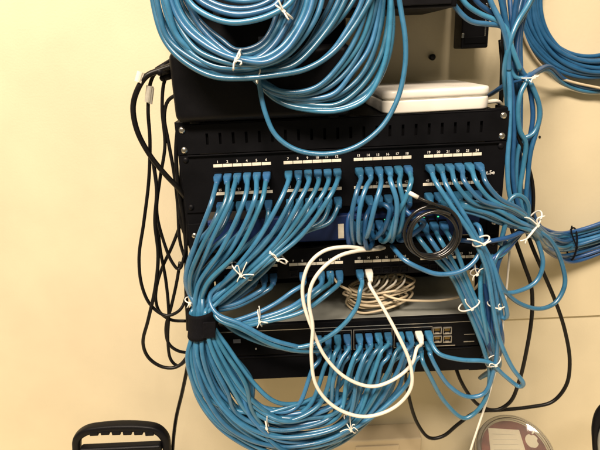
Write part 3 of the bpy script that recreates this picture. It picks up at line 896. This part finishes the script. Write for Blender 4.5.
cable('network_cable', 'single blue cable looping low over the vented shelf and port numbers',
      Wp([(258, 72, 46), (261, 92, 48), (266, 112, 52), (276, 134, 56), (296, 149, 60), (325, 154, 62), (354, 148, 62), (380, 129, 60), (396, 102, 56), (404, 70, 52), (405, 40, 48), (401, 10, 44), (396, -25, 42)]), r=0.0034)

# ------------------------------------------------------------------ white and beige cables
zwA = ZU
cable('white_cable', 'white patch cable looping from the bottom switch over the lower panel', Wp([(417, 346, 44), (412, 362, 62), (396, 377, 76), (372, 386, 80), (346, 378, 82), (325, 357, 82), (312, 328, 80), (304, 302, 76), (304, 282, 74), (311, 263, 72), (325, 251, 66), (345, 247, 56), (362, 248, 40), (373, 248, 20), (380, 246, 2), (384, 244, -6)]),
      m='white', r=0.0028, end=None, start=(SWX[10], YS - 0.003, ZU), mb_='white', cat='cable', group='white patch cables')
cable('white_cable', 'white patch cable from port 14 of the lower panel making the larger loop', Wp([(370, 284, 46), (384, 308, 60), (398, 335, 76), (409, 362, 84), (410, 388, 88), (393, 408, 90), (364, 417, 92), (336, 408, 92), (317, 386, 92), (312, 355, 90), (313, 325, 88), (309, 303, 84), (311, 285, 82), (321, 269, 78), (338, 256, 68), (356, 251, 52), (370, 250, 32), (380, 249, 10), (386, 247, -6)]),
      m='white', r=0.0028, start=bport(13), mb_='white', group='white patch cables')
cable('white_cable', 'thin white cord slanting down to the clear disc tub', Wp([(511, 236, -30), (509, 262, -40), (505, 300, -50), (501, 340, -40), (497, 366, -10), (490, 392, 10), (479, 425, 30), (470, 452, 40), (466, 470, 40)]), m='white', r=0.0019)
cable('white_cable', 'short white cable end plugged into the white wireless box', Wp([(487, 102, -30), (496, 101, -32), (503, 106, -60), (505, 116, -120)]), m='white', r=0.0032)
# beige hank lying on the switch
hk_ = []
rg = random.Random(9)
zt = Z_S1 + 0.004
hx0, hx1 = W(348, 300).x, W(414, 300).x
for k in range(9):
    w0 = hx0 + rg.uniform(-.008, .012); w1 = hx1 + rg.uniform(-.014, .01)
    ya, yb = 0.008 + rg.uniform(0, .02), 0.045 + rg.uniform(0, .03)
    h = zt + k * 0.0042
    hk_ += [Vector((w0, (ya + yb) / 2, h + .002)), Vector((w0 + .02, ya, h + rg.uniform(0, .006))), Vector(((w0 + w1) / 2, ya - .004, h + rg.uniform(-.001, .006) + .002)), Vector((w1 - .02, ya + .004, h + rg.uniform(0, .010))),
            Vector((w1, (ya + yb) / 2, h + .006 + rg.uniform(0, .006))), Vector((w1 - .025, yb, h + .010)), Vector(((w0 + w1) / 2 + rg.uniform(-.01, .01), yb - .004, h + .008)), Vector((w0 + .018, yb, h + .006))]
hk_ += Wp([(392, 298, 0), (420, 301, 2), (445, 300, 6), (462, 296, 10), (476, 288, 16), (484, 272, 10)])
hk_ = Wp([(330, 272, 10), (338, 284, 18), (350, 291, 10)]) + hk_
o = tube('cable_hank', hk_, 0.0020, M['beige'], None, 8, 0.0004)
tag(o, 'tangled hank of beige cable lying on the bottom switch', 'cable hank')
hk2 = []
for k in range(5):
    x = W(366 + k * 8.5, 286).x
    hk2 += [Vector((x - .014, .03, zt + .02)), Vector((x - .006, .012, zt + .038 + .003 * (k % 2))), Vector((x + .008, .008, zt + .054)), Vector((x + .012, .03, zt + .058)), Vector((x + .004, .045, zt + .03))]
o = tube('cable_hank', hk2, 0.0018, M['tag'], None, 8, 0.0003)
tag(o, 'smaller grey cable hank arching behind the beige one', 'cable hank')

# ------------------------------------------------------------------ black coil on the navy switch
cpos = W(430, 232.5, 66)
bc = []
rx, rz_ = (W(457.5, 232, 66) - W(430, 232, 66)).length, (W(430, 206.5, 66) - W(430, 232, 66)).length
nt_ = 4
for j in range(nt_ * 36 + 1):
    a = 1.0 - 2 * PI * j / 36
    k = j / 36
    s = (1.0, 0.90, 1.06, 0.82, 0.9)[int(k) % 5] * (1 - k % 1) + (1.0, 0.90, 1.06, 0.82, 0.9)[(int(k) + 1) % 5] * (k % 1)
    s *= 1 + 0.02 * math.sin(a * 0.77)
    bc.append(cpos + Vector((math.cos(a) * rx * s + 0.0012 * k, 0.010 - 0.0062 * k + 0.004 * math.sin(a), math.sin(a) * rz_ * s)))
lead = Wp([(413, 195, 66), (420, 198.5, 68), (431, 203, 72)])
o = tube('coiled_cable', lead + bc[1:], 0.0024, M['gloss'], None, 10, 0.0)
tag(o, 'glossy black cable coiled in rings in front of the navy switch', 'cable coil')
d = (W(408, 192, 64) - W(418, 197.5, 67))
e = W(418, 197.5, 67)
MB().cyl(e, e + d * 0.9, 0.0032, 0.0030).build('plug_sleeve', M['whiteplastic'], o, True)
MB().cyl(e + d * 0.9, e + d * 1.35, 0.0016, 0.0013).build('plug_tip', M['screw'], o, True)
# thin bright ties on the coil
def ring_tie(px, py, f, ang, half_w, half_d, label, group='white cable ties', tails=(), r=0.0010, m='tie', name='cable_tie'):
    """strap round a bundle; ang = direction of the bundle in the photo (degrees), half sizes in px and mm"""
    c = W(px, py, f)
    ex = (W(px + 1, py, f) - c); ez = (W(px, py + 1, f) - c)
    a = math.radians(ang + 90)
    v = ex * math.cos(a) * half_w + ez * math.sin(a) * half_w
    y = Vector((0, half_d / 1000, 0))
    pts = []
    for j in range(29):
        t = 2 * PI * j / 28 - PI / 2
        pts.append(c + v * math.cos(t) + y * math.sin(t))
    o = tube(name, pts, r, M[m], None, 8, 0, 0.002)
    tag(o, label, 'cable tie', group)
    hd = c - y * 1.08
    for tl in tails:
        P = [hd] + [W(px + dx, py + dy, f + half_d + df) for dx, dy, df in tl]
        tube('tail', P, r * 0.85, M[m], o, 6, 0, 0.002)
    k = MB().box(-0.0022, 0.0022, -0.0016, 0.0016, -0.0018, 0.0018, 0.0004)
    k.xf(Matrix.Translation(hd) @ Matrix.Rotation(a, 4, 'Y')).build('head', M[m], o)
    return o
ring_tie(242, 271, 52, 128, 13, 16, 'white tie with splayed ends on the left cables above the lower panel', tails=([(-5, -7, 4), (-8, -1, 6)], [(6, 3, 4), (12, 4, 6)], [(-3, 6, 3), (-5, 11, 2)], [(3, -5, 3), (5, -9, 3)]))
ring_tie(278, 256, 54, 128, 11, 14, 'white tie crossing the second strand group above the lower panel', tails=([(-4, -2, 3), (-9, -3, 3)], [(5, 2, 3), (10, 6, 3)]), r=0.0012)
ring_tie(260, 318, 54, 165, 8, 10, 'white tie on the small left strands just above the bottom switch', tails=([(0, -6, 4), (-1, -12, 4)], [(3, 4, 4), (8, 5, 4)], [(-1, 6, 3), (-3, 10, 3)]))
ring_tie(191, 300, 46, 100, 6, 10, 'small white tie at the far left edge of the bundle', tails=([(-2, 4, 2), (-4, 8, 2)],))
ring_tie(350, 424, 60, 140, 9, 14, 'white knotted tie under the big white loop at the bottom', tails=([(-4, 5, 6), (-10, 8, 6)], [(0, -6, 6), (0, -12, 6)], [(4, 3, 6), (8, 7, 5)], [(3, 0, 6), (5, 1, 6)]))
ring_tie(267, 424, 74, 165, 8, 10, 'tiny white tie in the hanging bundle at bottom left', tails=([(0, -5, 4), (0, -8, 4)],))
ring_tie(237, 60, 76, 20, 11, 16, 'white tie round the coil in front of the black box', tails=([(-4, 4, 5), (-3, 10, 5)], [(4, -4, 5), (2, -9, 4)], [(6, 2, 5), (3, 5, 4)]), r=0.0013)
ring_tie(284, 12, 76, 128, 11, 14, 'white tie with a long tail at the coil top', tails=([(-4, -8, 5), (-6, -14, 5)], [(2, 4, 5), (5, 8, 5)]), r=0.0013)
ring_tie(258, 77, 62, 5, 6, 12, 'small pale tie on the lowest coil strand', tails=([(-2, 3, 3), (-1, 6, 3)], [(2, -4, 3), (2, -8, 3)]))
ring_tie(530, 77, -14, 80, 8, 12, 'white tie gathering the cables above the oval loop', tails=([(1, 3, 3), (2, 6, 3)],))
ring_tie(533, 222, 12, 35, 13, 16, 'white tie with long splayed ends gathering the right bundle', tails=([(4, -4, 4), (12, -6, 4)], [(-4, -4, 4), (-9, -5, 4)], [(0, 10, 4), (-6, 17, 3), (-13, 19, 2)], [(-6, 16, 3), (-8, 22, 3)]), r=0.0013)
ring_tie(481, 241, 60, 60, 9, 12, 'white tie on the two steep cables right of the black coil', tails=([(-8, -1, 3), (-14, -2, 2)], [(6, 2, 3), (10, 0, 3)]), r=0.0013)
ring_tie(469, 305, 44, 65, 11, 13, 'white tie round the four cables coming from the black coil', tails=([(-3, -2, 3), (-4, -6, 3)],), r=0.0012)
ring_tie(496, 304, 48, 88, 8, 14, 'white tie on the right cluster level with the switch top', tails=([(2, 1, 3), (4, 0, 3)],))
ring_tie(475, 272, 40, 60, 5, 9, 'white tie with pale tail below the lower panel label', tails=([(4, -2, 3), (9, -4, 3)], [(-2, 4, 3), (-2, 9, 3)], [(0, -4, 3), (0, -8, 3)]))
ring_tie(493, 361, 40, 60, 8, 12, 'white tie at the bottom right rack corner', tails=([(-3, 2, 3), (-4, 6, 3)],))
ring_tie(572, 244, -166, 8, 16, 17, 'black tie round the right bundle on the wall', tails=([(-1, -14, 0), (0, -18, 2)],), r=0.0017, m='velcro', group='black cable ties')
# velcro wrap on the left
mb = []
cwr = W(TIEX, TIEY + 3, TIEF)
vw = (W(TIEX + 13.5, TIEY, TIEF) - W(TIEX, TIEY, TIEF)).length
V, Fc = [], []
nn, mm = 28, 8
for i in range(mm):
    z = 0.021 - 0.042 * i / (mm - 1)
    s = 1.10 + 0.05 * abs(i - 3.5) / 3.5 + 0.02 * math.sin(i * 2.1)
    for j in range(nn):
        a = 2 * PI * j / nn
        V.append((cwr.x + math.cos(a) * vw * s + z * 0.10, cwr.y + math.sin(a) * 0.0235 * s, cwr.z + z + 0.003 * math.cos(a)))
for i in range(mm - 1):
    for j in range(nn):
        Fc.append((i * nn + j, i * nn + (j + 1) % nn, (i + 1) * nn + (j + 1) % nn, (i + 1) * nn + j))
me = bpy.data.meshes.new('velcro_strap'); me.from_pydata(V, [], Fc); me.update()
o = link('velcro_strap', me, M['velcro'], None, True)
sm = o.modifiers.new('thickness', 'SOLIDIFY'); sm.thickness = 0.0015; sm.offset = 1
tag(o, 'wide black strap cinching the thick blue bundle at left', 'cable strap')
MB().box(cwr.x - 0.002, cwr.x + vw * 0.8, cwr.y - 0.0295, cwr.y - 0.0275, cwr.z - 0.015, cwr.z + 0.012, 0.0008).xf(Matrix.Translation(cwr) @ Matrix.Rotation(0.10, 4, 'Y') @ Matrix.Rotation(0.22, 4, 'Z') @ Matrix.Translation(-cwr)).build('strap_end', M['velcro'], o)

# ------------------------------------------------------------------ black cords
G_CORD = 'black power cords hanging left of the rack'
def cord(label, l, r=0.0025, m='cord', group=G_CORD): return cable('power_cable', label, Wp(l), m=m, r=r * 1.13, cat='power cord', group=group, wob=0.0004)
cord('thick black power cord slanting from the box plugs to the rail', [(172, 66, 0), (160, 70, 0), (147, 75, 4), (138, 88, 4), (133, 106, 4), (137, 130, 4), (150, 155, 2), (166, 175, 0), (180, 190, -6), (190, 206, -20), (194, 230, -40)], 0.0036)
cord('outermost thin black cord bowing farthest left', [(168, 68, -6), (156, 72, -6), (150, 84, -8), (148, 110, -8), (150, 140, -8), (149, 180, -8), (144, 222, -8), (139, 258, -8), (142, 287, -8), (151, 306, -8), (166, 316, -8), (180, 310, -10), (186, 296, -20), (188, 270, -40)], 0.0024)
cord('black cord falling in the middle and looping at mid height', [(170, 70, -12), (164, 82, -12), (162, 110, -14), (165, 145, -14), (160, 180, -14), (157, 212, -14), (164, 242, -14), (172, 262, -14), (179, 270, -14), (184, 256, -16), (187, 236, -18), (184, 212, -20), (181, 180, -24), (182, 150, -30)], 0.0023)
cord('black cord hugging the box corner down to the rail', [(178, 94, -10), (168, 100, -12), (164, 116, -14), (168, 140, -16), (174, 172, -18), (178, 205, -20), (180, 240, -22), (186, 262, -28)], 0.0024)
cord('black cord making the lowest loop beside the strap', [(153, 160, -2), (157, 190, -2), (155, 222, -2), (158, 255, -4), (155, 288, -4), (148, 320, -4), (143, 343, -4), (149, 358, -6), (163, 367, -8), (177, 367, -10), (187, 357, -16), (194, 340, -30)], 0.0026)
cord('black cord crossing diagonally behind the left loops', [(188, 200, -30), (181, 222, -28), (172, 246, -26), (162, 268, -26), (157, 285, -26), (156, 300, -26), (160, 312, -26), (172, 320, -26), (186, 321, -30)], 0.0024)
cord('black cord dropping straight through the left loops', [(157, 215, -18), (160, 248, -18), (166, 280, -18), (169, 312, -18), (168, 340, -18), (171, 360, -18), (178, 366, -18), (186, 360, -22), (196, 345, -34)], 0.0024)
cord('black cord ending in a short loop above the strap end', [(180, 262, -22), (176, 285, -20), (171, 308, -18), (166, 328, -18), (169, 344, -18), (178, 351, -20), (190, 353, -30)], 0.0024)
cord('black cord against the rail running down by the bundle', [(178, 125, -14), (176, 150, -14), (178, 185, -14), (183, 215, -16), (186, 245, -20), (186, 290, -22), (188, 330, -26)], 0.0028)
cord('second black cord against the rail beside the upper panel', [(182, 128, -24), (182, 155, -22), (181, 185, -20), (180, 215, -18), (184, 232, -20), (192, 250, -30)], 0.0026)
cord('black cord falling from the strap to the case handle', [(191, 345, -30), (187, 368, -36), (182, 392, -40), (176, 418, -44), (173, 445, -44), (172, 480, -44)], 0.0030)
G_CR = 'black cords looping under the right side of the rack'
cord('black cord hanging close to the rack right side', [(505, 205, -40), (514, 236, -40), (524, 265, -40), (531, 286, -40), (532, 312, -40), (527, 348, -40), (519, 382, -40), (510, 402, -40), (496, 410, -42), (480, 406, -44), (467, 392, -48), (457, 372, -56), (452, 350, -80)], 0.0030, group=G_CR)
cord('long black cord swinging widest right of the rack', [(522, 215, -60), (531, 244, -60), (543, 272, -60), (555, 300, -60), (565, 330, -60), (570, 362, -60), (566, 386, -60), (552, 402, -60), (530, 407, -60), (500, 410, -58), (476, 412, -58), (458, 424, -60), (443, 436, -62), (430, 438, -62), (418, 424, -64), (409, 396, -66), (405, 368, -70), (405, 345, -90)], 0.0030, group=G_CR)
cord('black cord threading through the oval blue loop', [(500, 40, -50), (504, 80, -34), (513, 102, -18), (516, 130, -12), (525, 155, -14), (533, 185, -18), (533, 214, -24), (528, 235, -40)], 0.0024, group=G_CR)
cord('straight black cord behind the white box right end', [(503, -20, -70), (503, 30, -70), (502, 70, -70), (501, 110, -74)], 0.0032, group=G_CR)
# plugs in the side of the black box
pg = empty('power_plug', (0, 0, 0), 'black power plugs clustered on the left side of the box', 'power plug')
for (a, b_, r0, r1) in (((176, 66, -14), (160, 72, 0), .0080, .0055), ((177, 72, -20), (163, 78, -8), .0072, .0050), ((173, 62, -30), (158, 70, -12), .0065, .0050)):
    p0, p1 = W(*a), W(*b_)
    MB().cyl(p0, p1, r0, r1, 14).sphere(p1, r1).build('plug_body', M['plastic'], pg, True)
for k, (a, b_, lab) in enumerate((((150, 86, -4), (148, 102, -4), 'pale grey tag wrapped round a thin black cord'), ((141, 72, 4), (138, 82, 6), 'small white tag near the cord plugs'))):
    p0, p1 = W(*a), W(*b_)
    mb = MB().cyl(p0, p1, 0.0052, 0.0050, 14)
    mb.cyl(p0.lerp(p1, 0.12) + Vector((0.0035, 0, 0)), p1.lerp(p0, -0.12) + Vector((0.0035, 0, 0)), 0.0030, 0.0030, 10)
    tag(mb.build('cord_tag', M['tag' if k == 0 else 'label']), lab, 'tag')

# ------------------------------------------------------------------ case with handle, lower left
cs = empty('tool_case', (0, 0, 0), 'black case with arched carrying handle standing at the lower left', 'case')
HF = 40
path = Wp([(79, 486, HF), (78, 466, HF), (77, 448, HF), (78, 437, HF), (87, 430, HF), (105, 427, HF), (124, 426, HF), (143, 426.5, HF), (157, 429, HF), (165, 437, HF), (167, 449, HF), (168, 466, HF), (169, 486, HF)])
pp = centripetal(path, 0.003)
V, Fc = [], []
n = 16
k = len(pp)
for i in range(k):
    t = (pp[min(k - 1, i + 1)] - pp[max(0, i - 1)]).normalized()
    y = Vector((0, -1, 0)); s_ = t.cross(y).normalized()
    u = i / (k - 1)
    grip = max(0, 1 - abs(u - 0.5) / 0.26) ** 0.5
    hw, hd = 0.0066 + 0.0004 * grip, 0.0075 + 0.0020 * grip
    for j in range(n):
        a = 2 * PI * (j + .5) / n
        ca, sa = math.cos(a), math.sin(a)
        V.append(pp[i] + s_ * (hw * math.copysign(abs(ca) ** .55, ca)) + y * (hd * math.copysign(abs(sa) ** .55, sa)))
for i in range(k - 1):
    for j in range(n):
        Fc.append((i * n + j, i * n + (j + 1) % n, (i + 1) * n + (j + 1) % n, (i + 1) * n + j))
Fc.append(tuple(range(n))); Fc.append(tuple(range((k - 1) * n, k * n)))
me = bpy.data.meshes.new('handle'); me.from_pydata([tuple(v) for v in V], [], Fc); me.update()
hobj = link('handle', me, M['plastic'], cs, True)
mb = MB()
for kk in range(6):
    q = W(96 + kk * 11, 431.5 - (0.8 if 0 < kk < 5 else 0), HF)
    mb.box(q.x - 0.0072, q.x + 0.0072, q.y - 0.0102, q.y + 0.002, q.z - 0.0010, q.z + 0.006, 0.0012)
mb.build('grip_ribs', M['plastic'], hobj)
qa, qb = W(82, 443, HF), W(163, 443, HF)
MB().box(qa.x, qb.x, qa.y - 0.016, qa.y, qa.z - 0.016, qa.z, 0.004, 3).build('lower_bar', M['plastic'], cs)
qc = W(120, 478, HF)
MB().box(qa.x - 0.035, qb.x + 0.035, qa.y - 0.05, qa.y + 0.06, ZBENCH + 0.0005, qc.z, 0.012, 3).build('body', M['plastic'], cs)

# ------------------------------------------------------------------ cream box at the bottom, disc tub, strap
jb = empty('wall_trunking', (0, 0, 0), 'cream plastic box end on the wall at the bottom centre', 'wall box')
qa, qb = W(330, 441, -150), W(422, 438, -150)
MB().box(qa.x, qb.x, 0.150, YW - 0.001, qb.z - 0.12, qb.z, 0.003, 2).build('body', M['beigebox'], jb)
MB().box(qa.x + 0.055, qb.x - 0.05, 0.1465, 0.1498, qb.z - 0.10, qb.z - 0.014, 0.001).build('cover_plate', M['beigebox'], jb)

tb = empty('disc_tub', (0, 0, 0), 'clear round plastic disc tub with reddish disc and white card', 'disc tub')
tc = W(516, 452, -30)
view = (tc - CAM).normalized()
rad = (W(516 + 38, 452, -30) - tc).length
nrm = Vector((0.03, -0.46, 0.89)).normalized()
xax = Vector((1, 0, 0)); xax = (xax - nrm * xax.dot(nrm)).normalized()
yax = nrm.cross(xax)
T = Matrix.Translation(tc) @ Matrix((xax, yax, nrm)).transposed().to_4x4()
def lathe(prof, n=64):
    V, Fc = [], []
    for (r, z) in prof:
        for j in range(n):
            a = 2 * PI * j / n
            V.append((r * math.cos(a), r * math.sin(a), z))
    for i in range(len(prof) - 1):
        for j in range(n):
            Fc.append((i * n + j, i * n + (j + 1) % n, (i + 1) * n + (j + 1) % n, (i + 1) * n + j))
    return V, Fc
R0 = rad
V, Fc = lathe([(0.0005, 0.0005), (R0 * .86, 0.0005), (R0 * .90, 0.003), (R0 * .95, 0.0035), (R0 * .99, 0.001), (R0, -0.004), (R0, -0.17),
               (R0 - 0.0015, -0.17), (R0 - 0.0015, -0.005), (R0 * .975, -0.0006), (R0 * .95, 0.0015), (R0 * .905, 0.0012), (R0 * .865, -0.0014), (0.0005, -0.0014)])
MB().raw(V, Fc).xf(T).build('clear_cover', M['clear'], tb, True)
for rr_, zz_, tt_ in ((R0 * 0.985, -0.001, 0.0009), (R0 * 0.90, 0.0028, 0.0008), (R0 * 1.002, -0.018, 0.0007)):  # dark rings draw in the outlines light gives clear plastic edges
    ring_ = [T @ Vector((rr_ * math.cos(2 * PI * j / 72), rr_ * math.sin(2 * PI * j / 72), zz_)) for j in range(73)]
    tube('rim', ring_, tt_, M['edge_outline'], tb, 6, 0, 0.003)
V, Fc = lathe([(0.0004, -0.006), (R0 * .86, -0.006), (R0 * .86, -0.0075), (0.0004, -0.0075)])
MB().raw(V, Fc).xf(T).build('top_disc', M['red'], tb, True)
for kk in range(15):
    V, Fc = lathe([(0.009, -0.012 - kk * .009), (R0 * .86, -0.012 - kk * .009), (R0 * .86, -0.0195 - kk * .009), (0.009, -0.0195 - kk * .009), (0.009, -0.012 - kk * .009)])
    MB().raw(V, Fc).xf(T).build('disc_stack', M['tag'], tb)
V, Fc = lathe([(0.0004, -0.171), (R0 * 1.03, -0.171), (R0 * 1.03, -0.190), (0.0004, -0.190)])
MB().raw(V, Fc).xf(T).build('base', M['green'], tb)
Ti = T.inverted()
def on_lid(px, py, h):
    """meets the lid plane at height h"""
    d = ROT @ Vector(((px - 300) / FOC, -(py - 225) / FOC, -1))
    o_, d_ = Ti @ CAM, Ti.to_3x3() @ d
    t = (h - o_.z) / d_.z
    p = o_ + d_ * t
    return Vector((p.x, p.y, h))
c4 = [on_lid(*a, -0.0045) for a in ((488, 428), (519, 430), (527, 456), (491, 458))]
MB().poly(c4, (0, 0, -0.0008)).xf(T).build('paper_card', M['paper'], tb)
mb = MB()
for kk in range(4):
    u = 0.2 + kk * 0.18
    a, b_ = c4[0].lerp(c4[3], u).lerp(c4[1].lerp(c4[2], u), 0.1), c4[0].lerp(c4[3], u).lerp(c4[1].lerp(c4[2], u), 0.85)
    v = (c4[3] - c4[0]).normalized() * 0.0006
    mb.poly([a + Vector((0, 0, .0003)), b_ + Vector((0, 0, .0003)), b_ + v + Vector((0, 0, .0003)), a + v + Vector((0, 0, .0003))])
mb.xf(T).build('card_lines', M['tag'], tb)
# apple-shaped sticker: bitten fruit with a leaf
ac = on_lid(532, 441, -0.0046)
S = 0.0135
pts = []
for j in range(48):
    a = 2 * PI * j / 48 + PI / 2
    r = 1.0 - 0.16 * math.exp(-((math.cos(a / 1 - PI / 2) - 1) / 0.05) ** 2) if False else 1.0
    x = math.cos(a); y = math.sin(a)
    r = 1 - 0.20 * math.exp(-(x / 0.22) ** 2) * (1 if y > 0 else 0.45)
    px_, py_ = x * r * 0.95, y * r * 1.0 * (1.0 if y > 0 else 1.02)
    if y < 0: px_ *= 1 - 0.10 * (-y)
    dx, dy = px_ - 1.12, py_ - 0.12
    dd = math.hypot(dx, dy)
    if dd < 0.42:
        px_, py_ = 1.12 + dx / dd * 0.42, 0.12 + dy / dd * 0.42
    pts.append((px_, py_))
ang = math.radians(-12)
def ar(p): return Vector((ac.x + S * (p[0] * math.cos(ang) - p[1] * math.sin(ang)), ac.y + S * (p[0] * math.sin(ang) + p[1] * math.cos(ang)), ac.z))
mb = MB().poly([ar(p) for p in pts], (0, 0, -0.0004))
leaf = []
for j in range(12):
    t = j / 11
    leaf.append((0.05 + 0.42 * t, 1.02 + 0.50 * t + 0.16 * math.sin(PI * t)))
for j in range(1, 11):
    t = 1 - j / 11
    leaf.append((0.05 + 0.42 * t + 0.06 * math.sin(PI * t), 1.02 + 0.50 * t - 0.18 * math.sin(PI * t)))
mb.poly([ar(p) for p in leaf], (0, 0, -0.0004))
mb.xf(T).build('apple_sticker', M['paper'], tb)

st = tube('carry_strap', Wp([(640, 396, -20), (616, 400, -20), (602, 410, -20), (597, 424, -20), (597, 442, -20), (599, 462, -20), (604, 490, -20)]), lambda u: 0.0085, M['plastic'], None, 12)
tag(st, 'black curved handle just entering at the right edge', 'handle')
o = tube('inner_edge', Wp([(604, 424, -10), (600, 438, -8), (601, 458, -8), (606, 488, -8)]), 0.004, M['steel'], st, 10)

# ------------------------------------------------------------------ light
w = bpy.data.worlds.new('World'); SC.world = w; w.use_nodes = True
w.node_tree.nodes['Background'].inputs[0].default_value = (1.0, 0.83, 0.56, 1)
w.node_tree.nodes['Background'].inputs[1].default_value = 0.20
def area(name, loc, tgt, sx, sy, power, col):
    l = bpy.data.lights.new(name, 'AREA'); l.shape = 'RECTANGLE'; l.size = sx; l.size_y = sy; l.energy = power; l.color = col
    o = bpy.data.objects.new(name, l); o.location = loc
    o.rotation_euler = (Vector(tgt) - Vector(loc)).to_track_quat('-Z', 'Y').to_euler()
    COL.objects.link(o)
area('ceiling_light', (-0.55, -1.95, 2.15), (0.0, 0.1, -0.25), 2.0, 0.5, 222, (1.0, 0.835, 0.675))
SC.view_settings.view_transform = 'Standard'
SC.view_settings.look = 'None'
SC.view_settings.exposure = 0
SC.view_settings.gamma = 1
SC.cycles.use_denoising = True
SC.cycles.max_bounces = 8
